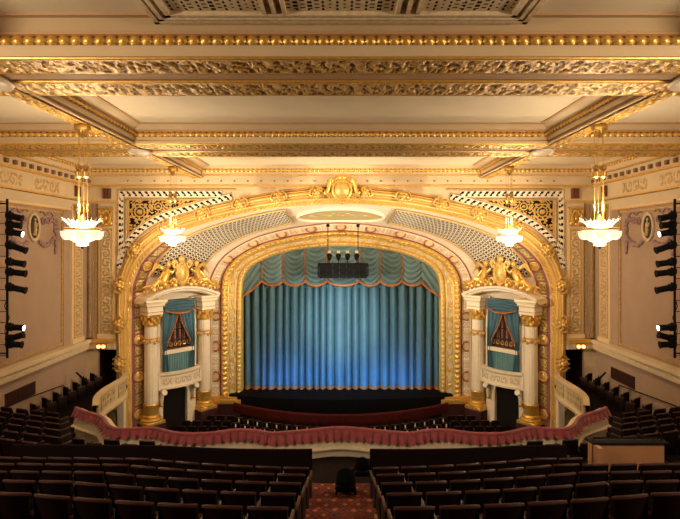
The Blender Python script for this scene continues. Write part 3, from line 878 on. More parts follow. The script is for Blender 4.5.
    m.ball((cx, -.8, zb + 1.2), (.22, .14, .2), 8); put(m, 'shield', 'gold2', o)
    for e in (-1, 1):
        m = BG_(sd)
        hx = cx + e * 1.0
        S_ = lambda a, b_, c_: (hx + e * a, -.8 + b_, zb + c_)
        spine(m, [S_(.25, 0, .12), S_(.1, 0, .28), S_(-.02, -.02, .5), S_(-.08, -.05, .72), S_(-.1, -.05, .82)], [.17, .2, .19, .21, .08])
        m.ball(S_(-.12, -.08, .98), (.14, .15, .17), 10)
        spine(m, [S_(-.05, -.05, .74), S_(-.3, -.2, .6), S_(-.5, -.15, .75)], [.09, .075, .05])
        spine(m, [S_(-.05, .05, .72), S_(.22, -.05, .55), S_(.42, -.1, .35)], [.09, .07, .05])
        spine(m, [S_(.2, -.05, .18), S_(.55, -.2, .25), S_(.85, -.15, .02), S_(1.0, -.2, .0)], [.15, .12, .08, .06])
        spine(m, [S_(.2, .05, .15), S_(.5, -.05, .05), S_(.9, 0, -.12)], [.14, .1, .06])
        put(m, 'cherub', 'gold', o)
        m = BG_(sd)
        for w in range(5):
            spine(m, [S_(.05, .12, .7), S_(.2 + .08 * w, .16, .85 + .04 * w), S_(.4 + .12 * w, .15, .95 - .12 * w)], [.05, .09, .02])
        put(m, 'wing', 'gold2', o)
        m = BG_(sd)
        for w in range(9):
            a = .5 + w * .21; q = cx + e * a; zz = zb + .05 - .1 * (a / 2) ** 2 * 2
            m.ball((q, -.95 + .06 * (w % 3), zz + .12 * (w % 2)), (.15, .12, .10), 7)
            m.tube([(q, -.9, zz), (q + e * .12, -1.0, zz + .22), (q + e * .26, -.98, zz + .18)], [.06, .08, .02], 6)
        put(m, 'foliage', 'gold', o)
    # niche surround
    o = root('niche_frame', 'ivory niche frame and door surround between the %s bay columns' % side, 'frame', 2.7, -.1, FL)
    for u in (1.38, 3.78):
        m = BM_(sd); m.box(u, u + .32, -.30, .02, -8.0, -3.3, bev=.02); put(m, 'jamb', 'ivory', o, smooth=False)
    for u0, u1 in ((1.30, 1.72), (3.42, 4.05)):
        m = BM_(sd); m.box(u0, u1, -.32, .02, FL + .05, -8.75, bev=.02); put(m, 'door_jamb', 'ivory', o, smooth=False)
    m = BM_(sd)
    N = 14
    for i in range(N):
        a0, a1 = pi * i / N, pi * (i + 1) / N
        f = lambda a: (2.57 - .85 * cos(a), -9.3 + .55 * sin(a))
        (xa, za), (xb, zb2) = f(a0), f(a1)
        m.add([(xa, -.3, za), (xb, -.3, zb2), (xb, -.3, -8.6), (xa, -.3, -8.6), (xa, 0, za), (xb, 0, zb2)], [(0, 1, 2, 3), (0, 1, 5, 4)])
    put(m, 'door_arch', 'ivory', o, smooth=False)
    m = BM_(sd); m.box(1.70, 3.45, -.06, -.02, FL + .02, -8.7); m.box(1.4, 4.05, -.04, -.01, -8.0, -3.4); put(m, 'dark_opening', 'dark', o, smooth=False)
    for u in (1.52, 3.78):
        m = BM_(sd); m.tube([(u, -.32, -9.8), (u, -.45, -9.65), (u, -.5, -9.4), (u, -.55, -9.1), (u, -.85, -8.95)], [.06, .13, .12, .14, .18], 10); m.ball((u, -.5, -9.8), .12, 8, mi=1); put(m, 'scroll_bracket', ['ivory', 'gold'], o)
    # organ screen
    o = root('organ_case', 'small organ screen of upright pipes behind teal drapes in the %s bay' % side, 'organ case', 2.7, -.2, -6.9)
    m = BM_(sd); m.box(1.75, 3.75, -.10, -.06, -6.6, -3.6); put(m, 'back_panel', 'brown', o, smooth=False)
    m = BM_(sd); m.box(1.70, 3.80, -.55, -.1, -6.75, -6.5, bev=.03); put(m, 'sill', 'ivory', o, smooth=False)
    m = BM_(sd); m.box(1.75, 3.75, -.34, -.12, -6.5, -6.38); m.box(1.75, 3.75, -.34, -.12, -5.98, -5.9); m.box(1.75, 3.75, -.32, -.14, -5.30, -5.24)
    for i in range(7): m.box(1.75 + i * .31, 1.81 + i * .31, -.36, -.30, -6.4, -3.8)
    for i in range(6):
        u = 1.93 + i * .31; m.tube([(u + .1 * cos(a), -.33, -6.18 + .12 * sin(a)) for a in [2 * pi * q / 10 for q in range(11)]], .03, 5, mi=1)
    put(m, 'fretted_front', ['seatwood', 'gold'], o, smooth=False)
    for i in range(11):
        u = 1.88 + i * .175; h = -4.2 - .10 * abs(5 - i)
        m = BM_(sd); m.lathe([(.02, -6.3), (.06, -5.9), (.062, -5.0), (.062, h)], (u, -.22, 0), 10); put(m, 'pipe', 'pipe', o)
    # drapery: pelmet, two tied curtains, skirt
    o = root('bay_drapery', 'teal velvet drapery tied back with gold fringe in the %s organ bay' % side, 'drapery', 2.7, -.4, -8)
    m = BM_(sd); x0, x1 = 1.62, 3.80; cc = (x0 + x1) / 2
    def pel(u, v):
        x = x0 + (x1 - x0) * u; sag = .22 * sin(pi * u)
        return (x, -.62 - .10 * sin(v * 26 + 0 * u + 8 * (1 - (2 * u - 1) ** 2)) - .08 * sin(pi * u), -3.36 - v * (.62 + sag))
    m.grid(pel, 24, 24); put(m, 'pelmet', 'teal', o)
    m = BM_(sd); m.tube([V(pel(i / 24, 1)) + V((0, -.05, -.02)) for i in range(25)], .055, 6); put(m, 'fringe', 'fringe', o)
    for e in (-1, 1):
        m = BM_(sd)
        def cur(u, v, e=e):
            # u: from wall side to inner edge; v: top to bottom
            edge = cc + e * 1.12
            vv = v
            if vv < .55: w = 1.12 * (1 - (vv / .55) ** 1.6) + .30 * (vv / .55) ** 1.6
            else: w = .30 + .14 * (vv - .55) / .45
            x = edge - e * w * u
            return (x, -.50 - .05 * sin(u * 24) - .04 * sin(u * 11 + v * 3), -3.85 - v * 4.0)
        m.grid(cur, 40, 30); put(m, 'curtain_panel', 'teal', o)
        m = BM_(sd); m.tube([V(cur(1, i / 30)) + V((0, -.05, 0)) for i in range(18)], .05, 6); put(m, 'fringe', 'fringe', o)
    m = BM_(sd); m.grid(lambda u, v: (1.95 + 1.6 * u, -.42 - .05 * sin(u * 60) , -6.75 - 1.25 * v), 90, 3); put(m, 'pleated_skirt', 'skirtcloth', o)
    # balconette
    o = root('balconette', 'small ivory bowed balcony below the drapery of the %s organ bay' % side, 'balcony', 2.7, -.5, -8.9)
    m = BM_(sd); x0, x1 = 1.25, 4.15; cc = (x0 + x1) / 2; hw = (x1 - x0) / 2
    bow = lambda x: -.62 - .42 * (1 - ((x - cc) / hw) ** 2)
    prof = [(.02, -8.82), (-.10, -8.78), (-.10, -8.66), (-.02, -8.62), (0, -8.58), (0, -8.02), (-.05, -7.98), (-.14, -7.90), (-.14, -7.78), (.12, -7.76), (.12, -8.8)]
    k = len(prof); N = 24
    vs = []
    for i in range(N + 1):
        x = x0 + (x1 - x0) * i / N
        vs += [(x, bow(x) + a, z) for a, z in prof]
    m.add(vs, [(i * k + j, i * k + (j + 1) % k, (i + 1) * k + (j + 1) % k, (i + 1) * k + j) for i in range(N) for j in range(k)])
    for xe in (x0, x1): m.box(xe - .06, xe + .06, -.72, 0, -8.82, -7.78)
    m.box(x0, x1, -.62, 0, -8.82, -8.72)
    put(m, 'parapet', 'ivory', o)
    for xa, xb in ((1.42, 1.95), (2.1, 3.3), (3.45, 3.98)):
        m = BM_(sd)
        A = [V((xa + (xb - xa) * i / 6, bow(xa + (xb - xa) * i / 6) - .02, -8.08)) for i in range(7)]; Bq = [p + V((0, 0, -.46)) for p in A]
        band(m, A, Bq, 0, 1, rinceau(.4), .04, step=.05, nv=9, n=(0, -1, 0)); put(m, 'relief_panel', ['ivory', 'relief'], o)
bay(-1); bay(1)
# ivory coping between bay and grille is the shell itself

# ================================================================ STAGE CURTAINS
o = empty('stage_curtain', (0, 35.6, -10.1), label='wide pleated blue house curtain with amber fringe closing the stage', cat='curtain')
rnd = random.Random(7); edges = [-7.4]
while edges[-1] < 7.4: edges.append(edges[-1] + rnd.uniform(.42, .82))
def pleat(x, z):
    i = 0
    for i in range(len(edges) - 1):
        if edges[i] <= x < edges[i + 1]: break
    u = (x - edges[i]) / (edges[i + 1] - edges[i])
    return -.50 * abs(sin(pi * u)) ** .8 + .03 * sin(x * 9 + z * .4)
m = MB(); m.grid(lambda u, v: (-7.3 + 14.6 * u, pleat(-7.3 + 14.6 * u, v * 10), .12 + 9.8 * v), 420, 12); m.build('curtain_cloth', 'curtain', o)
m = MB(); m.grid(lambda u, v: (-7.3 + 14.6 * u, -.03 + pleat(-7.3 + 14.6 * u, 0), .02 + .22 * v), 420, 2); m.build('fringe', 'fringe', o)

def valance():
    d = 35.15
    o = empty('stage_valance', (0, d, 0), label='sage green swagged valance with amber fringe across the top of the stage opening', cat='valance')
    xs = [(p - 341) * d / F for p in (262, 283, 305, 327, 359.5, 380, 402, 423)]
    zt = .35; zb = (246 - 281) * d / F
    xs = [-abs(xs[0])] + xs[1:]
    for i in range(7):
        x0, x1 = xs[i], xs[i + 1]
        m = MB()
        def f(u, v):
            x = x0 + (x1 - x0) * u; c = 1 - (2 * u - 1) ** 2
            z = zt + (zb - .28 * c - zt) * v
            q = z + .5 * c * 1.0
            return (x, -.16 * c - .15 * abs(sin(q * 8.5 + .8 * sin(x * 2 + i))) * (.35 + .65 * c), z)
        m.grid(f, 16, 90); sw = m.build('swag', 'swag', o)
        m = MB(); m.tube([V(f(k / 16, 1)) + V((0, -.03, -.03)) for k in range(17)], .085, 6); m.build('fringe', 'fringe', sw)
    for x in xs:
        m = MB(); m.tube([(x, -.05, zt), (x, -.08, zb)], .045, 6); m.ball((x, -.08, zb - .02), .12, 8); m.build('cord', 'fringe', o)
    for sd in (-1, 1):
        m = MB()
        def g(u, v):     # side tail
            x = 5.62 + 1.75 * u; zl = zb - 1.35 * u ** .8
            z = zt + (zl - zt) * v
            return (sd * x, -.10 - .15 * abs(sin((z * 1.3 + x * 1.9) * 3.6)), z)
        m.grid(g, 24, 60); sw = m.build('side_tail', 'swag', o)
        m = MB(); m.tube([V(g(k / 24, 1)) + V((0, -.04, -.03)) for k in range(25)], .085, 6); m.build('fringe', 'fringe', sw)
    return o
valance()
m = MB(); m.grid(lambda u, v: (-7 + 14 * u, 35.33 + .05 * sin(u * 330), -2.2 - .75 * v), 500, 2)
tag(m.build('header_curtain', 'teal'), 'short dark gathered header strip just under the swagged valance', 'curtain')

# hanging cluster
def cluster():
    d = 33.2
    o = empty('lighting_cluster', P(343, 278, d), label='black lighting and speaker cluster hung on two cables before the valance', cat='stage lights')
    k = d / F
    m = MB(); W = 1.65
    for y in (-.35, .35):
        for z in (.15, .95):
            m.tube([(-W, y, z), (W, y, z)], .035, 6)
    for i in range(9):
        x = -W + i * 2 * W / 8
        for y in (-.35, .35):
            m.tube([(x, y, .15), (x, y, .95)], .025, 5)
            if i < 8: m.tube([(x, y, .15 if i % 2 else .95), (x + 2 * W / 8, y, .95 if i % 2 else .15)], .02, 5)
        m.tube([(x, -.35, .95), (x, .35, .95)], .02, 5)
    m.build('truss', 'black', o)
    for i in range(7):
        x = -1.35 + i * .45
        m = MB(); m.box(x - .21, x + .21, -.42, .3, .0, .95, bev=.03); m.lathe([(.17, 0), (.17, .06), (.13, .06), (.1, .02)], (x, -.42, .4), 14, axis='Y'); m.build('speaker_box', 'black', o)
    for i in range(4):
        x = -.9 + i * .6
        m = MB(); m.tube([(x, -.35, 1.0), (x, -.35, 1.2)], .03, 6); m.tube([(x, -.1, 1.3), (x, -.55, 1.5)], [.13, .18], 12); m.build('lamp_can', 'black', o)
        m = MB(); m.box(x - .1, x + .1, -.48, -.44, 1.62, 1.82); m.build('barn_door', 'relief', o)
    for x in (-1.05, 1.05):
        m = MB(); m.tube([(x * .95, 0, .95), (x * .95, -.05, 3.45)], .028, 6); m.ball((x * .95, -.05, 3.48), .12, 8); m.build('cable', 'black', o)
cluster()

# pit rail
m = MB()
pitf = lambda x: 32.6 - 2.3 * (1 - (x / 7.0) ** 2)
A = [V((x, pitf(x), -10.30)) for x in [-7 + 14 * i / 40 for i in range(41)]]
m.add([p + V((0, dy, dz)) for p in A for dy, dz in ((-.06, -.52), (-.10, 0), (-.04, .08), (.10, .08), (.12, -.1), (.08, -.52))],
      [(i * 6 + j, i * 6 + j + 1, (i + 1) * 6 + j + 1, (i + 1) * 6 + j) for i in range(40) for j in range(5)])
m.grid(lambda u, v: (A[int(u * 39.99)].x, A[int(u * 39.99)].y - .12 - .02 * sin(u * 700), -10.28 - .42 * v), 240, 2)
for i in range(0, 41, 4): m.box(A[i].x - .04, A[i].x + .04, A[i].y - .02, A[i].y + .05, FL, -10.8)
tag(m.build('pit_rail', 'redrail'), 'curved crimson velvet rail round the orchestra pit before the stage', 'rail')

# ================================================================ SEATS
def make_seat(name, label, full=True):
    o = empty(name, (0, 0, 0), label=label, cat='seat')
    # local: y forward to the stage, origin on the floor under the backrest, x across, width .55
    m = MB(); m.grid(lambda u, v: (-.235 + .47 * u, -.02 + .05 * (2 * u - 1) ** 2 * 1.0 + .14 * (1 - v) * .8, .36 + .46 * v + .018 * (1 - (2 * u - 1) ** 2) * v), 8, 5)
    m.grid(lambda u, v: (-.235 + .47 * u, -.075 + .05 * (2 * u - 1) ** 2 + .14 * (1 - v) * .8, .36 + .46 * v + .018 * (1 - (2 * u - 1) ** 2) * v), 8, 5)
    for x in (-.235, .235): m.add([(x, -.025, .36 + 0), (x, .17, .36), (x, .03, .82), (x, -.03, .82)], [(0, 1, 2, 3)])
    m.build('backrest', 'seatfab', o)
    m = MB(); m.tube([(-.245 + .49 * i / 10, -.045 + .05 * (2 * i / 10 - 1) ** 2, .825 + .022 * (1 - (2 * i / 10 - 1) ** 2)) for i in range(11)], [.022] + [.028] * 9 + [.022], 8); m.build('top_rail', 'seatwood', o)
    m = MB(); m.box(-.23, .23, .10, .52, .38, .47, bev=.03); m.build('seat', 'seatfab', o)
    for x in (-.255, .255):
        m = MB(); m.box(x - .018, x + .018, .0, .42, .02, .58, bev=.01); m.box(x - .018, x + .018, .02, .1, 0, .1); m.box(x - .02, x + .02, -.02, .40, .58, .62, mi=1, bev=.008); m.build('armrest', ['seatmetal', 'seatwood'], o)
    return o
seat0 = make_seat('theatre_seat', '')
used = [False]
def place_seat(x, y, z, rz, label, group, src=None):
    if not used[0]: o = seat0; used[0] = True
    else: o = copy_tree(seat0)
    o.location = (x, y, z); o.rotation_euler = (0, 0, rz); o['label'] = label; o['group'] = group
    return o
ROWN = {1: 'front row', 2: 'second row', 3: 'third row', 4: 'fourth row', 5: 'fifth row'}
for i in (1, 2, 3, 4, 5):
    r = CY - ROWS[i]; z = rowz(i)
    nmax = {1: 13, 2: 12, 3: 11, 4: 9, 5: 8}[i]
    for sd in (-1, 1):
        if i == 1 and sd > 0: nmax = 8
        for k in range(nmax):
            a = sd * (.60 + .275 + k * .552) / r
            x, y, _ = arc(r, a, 0)
            blk = 'left' if sd < 0 else 'right'
            lab = 'maroon plush seat in %s block, %s behind black partition, %s from centre aisle' % (blk, ROWN[i], ORD[k])
            place_seat(x, y, z, a if abs(x) < 4 else a * .3, lab, 'maroon balcony seats in the %s foreground block' % blk)

# black partition before the front row
def partition(sd):
    m = MB(); r = CY - ROWS[0] + .05; zt = -4.37
    ZT = lambda an: zt - .12 * min(1, abs(an) * r / 4)
    a0, a1 = .62 / r, (7.6 if sd < 0 else 5.1) / r
    N = 20
    for i in range(N):
        a, c = sd * (a0 + (a1 - a0) * i / N), sd * (a0 + (a1 - a0) * (i + 1) / N)
        q = lambda rr, an, z: arc(rr, an, z)
        m.add([q(r, a, rowz(0)), q(r, c, rowz(0)), q(r, c, ZT(c)), q(r, a, ZT(a)), q(r - .08, a, ZT(a)), q(r - .08, c, ZT(c)), q(r - .08, a, rowz(0)), q(r - .08, c, rowz(0))],
              [(0, 1, 2, 3), (3, 2, 5, 4), (4, 5, 7, 6)])
    m.tube([arc(r - .04, sd * (a0 + (a1 - a0) * i / N), ZT(a0 + (a1 - a0) * i / N) + .02) for i in range(N + 1)], .035, 6)
    tag(m.build('partition', 'maroon'), 'low dark curved partition in front of the %s block of seats' % ('left' if sd < 0 else 'right'), 'partition')
partition(-1); partition(1)

# aisle step lamps
lamp0 = None
for (row, sd) in ((5, -1), (4, -1), (5, 1), (4, 1), (3, 1)):
    r = CY - ROWS[row]; a = sd * .555 / r; x, y, _ = arc(r, a, 0)
    m = MB(); m.box(-.02, .02, -.05, .05, 0, .10, 0, bev=.008); m.box(-.024, .024, -.055, .055, .10, .13, 1)
    o = m.build('aisle_lamp', ['step', 'brass']); o.location = (x, y + .05, rowz(row) + .16)
    tag(o, 'small amber aisle lamp at floor level beside the %s row end of the %s block' % (ORD[row - 1], 'left' if sd < 0 else 'right'), 'lamp', 'amber aisle lamps')

# two round-backed chairs at the foot of the aisle
def tub_chair(x, y, z, s, lab):
    o = empty('tub_chair', (x, y, z), label=lab, cat='chair')
    m = MB(); m.grid(lambda u, v: ((.26 * s) * cos(pi + pi * u) * (1 - .12 * v ** 3), -.22 * s * -sin(pi + pi * u) * 1.0 - .0, .42 + (.52 * s) * v * (.55 + .45 * sin(pi * u))), 20, 6); 
    m.grid(lambda u, v: ((.21 * s) * cos(pi + pi * u) * (1 - .12 * v ** 3), -.17 * s * -sin(pi + pi * u), .42 + (.52 * s) * v * (.55 + .45 * sin(pi * u))), 20, 6)
    m.build('backrest', 'black', o)
    m = MB(); m.box(-.24 * s, .24 * s, -.2, .26, .36, .48, bev=.03); m.build('seat', 'black', o)
    for a in (-.2, .2):
        for b_ in (-.16, .2): m = MB(); m.tube([(a, b_, 0), (a, b_, .38)], .022, 6); m.build('leg', 'black', o)
tub_chair(.10, 10.55, rowz(0), .82, 'black round-backed chair standing at the foot of the centre aisle')
tub_chair(.48, 11.35, rowz(0) - .05, .7, 'smaller black round-backed chair beside the right partition end')

# side seats of the lower balcony and the boxes
def side_pos(rr, k):
    y = 12.4 + rr * 1.05 + .10 * k
    return .57 * y + k * .56 + .1, y, -4.92 - .19 * rr + .03 * k
for sd in (-1, 1):
    side = 'left' if sd < 0 else 'right'
    for rr in range(6):
        for k in range(5):
            if sd > 0 and rr < 1: continue
            x, y, zt = side_pos(rr, k)
            if x > 13.4: continue
            place_seat(sd * x, y, zt - .85, sd * .3, 'dark seat, raised %s side section, %s row from front, %s from inner aisle' % (side, ORD[5 - rr], ORD[k]), 'dark seats in the %s side section' % side)
    for k in range(5):
        x = 5.9 + k * .56; y = 15.2 + .05 * k
        place_seat(sd * x, y, -5.92 - .85 - (.12 if k % 2 else 0), sd * .1, 'dark seat silhouetted against the cream parapet at %s, %s from the middle' % (side, ORD[k]), 'dark seats before the parapet at the %s' % side)
    for k in range(9):
        y = 21.2 + k * .92
        place_seat(sd * 14.2, y, -8.12, sd * .6, 'dark box seat along the %s wall, %s from the front of the hall' % (side, ORD[8 - k]), 'box seats along the %s wall' % side)
# floor under the side section: raised plinths
for sd in (-1, 1):
    m = MB()
    for rr in range(6):
        for k in range(5):
            x, y, zt = side_pos(rr, k)
            if x > 13.4: continue
            m.box(*sorted((sd * (x - .28), sd * (x + .28))), y - .15, y + .9, -8.3, zt - .85)
    for k in range(5):
        x = 5.9 + k * .56; m.box(*sorted((sd * (x - .28), sd * (x + .28))), 15.05, 16.0, -8.3, -6.77 - (.12 if k % 2 else 0))
    struct(m.build('floor_side_%s' % ('left' if sd < 0 else 'right'), 'floorred', smooth=False))

# stalls seats
plate_me = None
for sd in (-1, 1):
    side = 'left' if sd < 0 else 'right'
    for rr in range(4):
        dd = 26.6 + rr * .93
        n_ = 15 if rr < 3 else 13
        for k in range(n_):
            x = sd * (.75 + k * .62); 
            y = dd + .042 * min(abs(x), 7) ** 2
            so = place_seat(x, y, FL, 0, 'distant stalls seat, %s half, %s row from pit rail, %s from the middle' % (side, ORD[3 - rr], ORD[k]), 'distant stalls seats before the pit rail')
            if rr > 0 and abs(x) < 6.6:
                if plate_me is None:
                    q = MB(); q.box(-.035, .035, -.11, -.085, .60, .80); pl = q.build('glint_plate', 'white', so); plate_me = pl.data  # pale plate painting in the white glints on the seat backs
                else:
                    pl = bpy.data.objects.new('glint_plate', plate_me); COL.objects.link(pl); pl.parent = so
                pl['label'] = 'white glint painted as a small plate on the seat back'

# ================================================================ BALCONY PARAPET
zr = -7.0
pp = [(76, 409, 0), (84, 412.5, 0), (93, 415, 0), (103, 419, 0), (109, 427, 0), (119, 430.5, 0), (136, 430, 0), (153, 429.5, 0), (177, 434.5, 0), (205, 435, 0), (236, 431.5, 0), (256, 432, 0), (273, 434.5, 0), (300, 432.5, 0), (341, 429, 0)]
def rail_pt(px, py): d = -zr * F / (py - 246); return V(((px - 341) * d / F, d, zr))
hp = [rail_pt(a, c) for a, c, _ in pp]
rp = mirror_path(catmull(hp + [V((-hp[-2].x, hp[-2].y, zr))], 10)[:(len(hp) - 1) * 10 + 1])
def tv(path, i):
    t = path[min(i + 1, len(path) - 1)] - path[max(0, i - 1)]; t.normalize()
    n = V((t.y, -t.x, 0)); return t, n        # n towards the camera for a left-to-right path
o = empty('balcony_parapet', (0, 19, -8.4), label='long curving cream plaster parapet along the balcony front', cat='parapet')
m = MB(); prof = [(.0, -.02), (.02, -.35), (.10, -.50), (.12, -.62), (.24, -.66), (.22, -.72), (.10, -.76), (.06, -1.45), (-.25, -1.45), (-.25, -.02)]
vs = []
for i, p in enumerate(rp):
    t, n = tv(rp, i); vs += [p + n * a + V((0, 0, z)) for a, z in prof]
k = len(prof)
m.add(vs, [(i * k + j, i * k + (j + 1) % k, (i + 1) * k + (j + 1) % k, (i + 1) * k + j) for i in range(len(rp) - 1) for j in range(k)])
ob = m.build('parapet_wall', 'ivory', o); ob.matrix_parent_inverse = Matrix.Translation(-o.location)
m = MB(); vs = []
for i, p in enumerate(rp):
    t, n = tv(rp, i); vs += [p + n * a + V((0, 0, z)) for a, z in ((.9, -1.46), (.9, -1.9), (-.3, -1.9), (-.3, -1.46))]
m.add(vs, [(i * 4 + j, i * 4 + (j + 1) % 4, (i + 1) * 4 + (j + 1) % 4, (i + 1) * 4 + j) for i in range(len(rp) - 1) for j in range(4)])
struct(m.build('floor_balcony_edge', 'floorred', smooth=False))
# rose velvet valance
o = empty('balcony_valance', (0, 19, -7.4), label='rose velvet valance with padded top draped over the balcony parapet', cat='valance')
m = MB(); m.tube([p + V((0, 0, .03)) for p in rp], .085, 8); ob = m.build('padded_top', 'pink', o); ob.matrix_parent_inverse = Matrix.Translation(-o.location)
R = arc_resample(rp, rp, .035); m = MB(); vs = []; nv = 6
for i, (s, p, _) in enumerate(R):
    a, c = R[max(0, i - 1)][1], R[min(len(R) - 1, i + 1)][1]; t = (c - a).normalized(); n = V((t.y, -t.x, 0))
    ph = s / .31; fold = abs(sin(pi * ph)); drop = .21 + .05 * fold + .14 * max(0, 1 - abs(p.x) / 6.5)
    for j in range(nv + 1):
        v = j / nv; vs.append(p + n * (.09 + (.03 + .17 * v) * fold ** .8) + V((0, 0, .02 - drop * v)))
w = nv + 1
m.add(vs, [(i * w + j, i * w + j + 1, (i + 1) * w + j + 1, (i + 1) * w + j) for i in range(len(R) - 1) for j in range(nv)])
ob = m.build('skirt', 'pink', o); ob.matrix_parent_inverse = Matrix.Translation(-o.location)

# side box fronts
for sd in (-1, 1):
    side = 'left' if sd < 0 else 'right'
    o = empty('side_balcony', (sd * 11.6, 25, -8.6), label='gilt-panelled cream curved balcony front at the %s, joining the arch' % side, cat='balcony')
    ctl = [V((-10.75, 21.9, -6.98)), V((-11.27, 23.1, -6.94)), V((-11.6, 24.5, -7.0)), V((-11.75, 26.0, -7.08)), V((-12.0, 27.6, -7.22)), V((-12.6, 29.2, -7.38))]
    path = [V((-sd * p.x, p.y, p.z)) for p in catmull(ctl, 8)]
    def nrm(i):
        t = path[min(i + 1, len(path) - 1)] - path[max(0, i - 1)]; t.z = 0; t.normalize(); n = V((t.y, -t.x, 0)); return n if n.x * -sd > 0 else -n
    prof = [(-.14, 0), (.12, 0), (.14, -.10), (.04, -.16), (.02, -1.0), (.06, -1.06), (.14, -1.12), (.12, -1.24), (0, -1.34), (-.14, -1.34)]
    k = len(prof); m = MB(); vs = []
    for i, p in enumerate(path): vs += [p + nrm(i) * a + V((0, 0, z)) for a, z in prof]
    m.add(vs, [(i * k + j, i * k + (j + 1) % k, (i + 1) * k + (j + 1) % k, (i + 1) * k + j) for i in range(len(path) - 1) for j in range(k)])
    ob = m.build('front_wall', 'plaster', o); ob.matrix_parent_inverse = Matrix.Translation(-o.location)
    m = MB()
    for i0, i1 in ((2, 10), (12, 24), (26, 38)):
        A = [path[i] + nrm(i) * .045 + V((0, 0, -.28)) for i in range(i0, i1)]; Bq = [p + V((0, 0, -.62)) for p in A]
        band(m, A, Bq, 0, 1, rinceau(.36), .04, step=.05, nv=8, n=(-sd, -.3, 0))
        m.tube(A + Bq[::-1] + [A[0]], .025, 5, mi=1)
    ob = m.build('relief_panel', ['plaster', 'gilt'], o); ob.matrix_parent_inverse = Matrix.Translation(-o.location)
    # floor slab of the box (structure) and columns below
    m = MB(); m.box(*sorted((sd * 12.0, sd * 12.35)), 25.2, 25.6, FL, -8.3); m.box(*sorted((sd * 12.0, sd * 12.35)), 27.6, 27.9, FL, -8.3)
    trim(m, ['cream'])

# tan parapet wall and black rail on the right
m = MB(); m.box(5.85, 7.5, 11.6, 11.85, -6.4, -4.60); m.box(5.85, 5.95, 11.35, 11.65, -6.4, -4.60)
o = tag(m.build('vomitory_wall', 'tan', smooth=False), 'tan plaster parapet wall at the right beyond the last seats', 'wall')
m = MB(); m.box(5.81, 7.6, 11.55, 11.91, -4.60, -4.55, bev=.02); m.tube([(5.9, 11.7, -4.55), (5.9, 11.7, -4.49), (7.5, 11.7, -4.49), (7.5, 11.7, -4.55)], .02, 6)
tag(m.build('capping_rail', 'black'), 'black capping and rail on top of the tan parapet at the right', 'rail')

# wall vents, handrails
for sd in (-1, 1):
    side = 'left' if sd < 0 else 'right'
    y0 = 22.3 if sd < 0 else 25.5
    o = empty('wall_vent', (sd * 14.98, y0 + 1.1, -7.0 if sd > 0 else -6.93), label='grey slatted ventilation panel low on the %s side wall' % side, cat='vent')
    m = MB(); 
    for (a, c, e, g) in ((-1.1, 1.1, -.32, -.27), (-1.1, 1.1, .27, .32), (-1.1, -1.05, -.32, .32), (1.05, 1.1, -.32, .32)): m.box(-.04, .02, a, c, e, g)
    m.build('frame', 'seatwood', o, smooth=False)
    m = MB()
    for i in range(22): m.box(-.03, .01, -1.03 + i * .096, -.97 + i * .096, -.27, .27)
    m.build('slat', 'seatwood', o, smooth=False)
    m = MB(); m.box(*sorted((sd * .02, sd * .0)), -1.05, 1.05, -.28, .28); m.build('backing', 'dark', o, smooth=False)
    m = MB(); pts = [(sd * 14.88, 20.0, -6.95), (sd * 14.88, 26.8, -7.45)]; m.tube(pts, .03, 8)
    for t in (.05, .35, .65, .95):
        y = 20 + 6.8 * t; z = -6.95 - .5 * t; m.tube([(sd * 14.88, y, z), (sd * 15.0, y, z - .06)], .015, 6)
    tag(m.build('handrail', 'seatmetal'), 'thin handrail fixed along the lower %s side wall' % side, 'handrail')
    # raised bar / boom arm near the passage
    o = empty('barrier_bar', (sd * 13.9, 27.0, -7.9), label='short slanting black bar by the passage at the %s corner' % side, cat='bar')
    m = MB(); m.tube([(0, 0, 0), (0, 0, .9)], .03, 6); m.build('post', 'black', o)
    m = MB(); m.tube([(sd * -.30, -.1, .5), (sd * .45 if sd > 0 else .45 * -1, .1, 1.05)] if sd > 0 else [(.30, -.1, .5), (-.45, .1, 1.05)], .05, 8); m.build('arm', 'black', o)

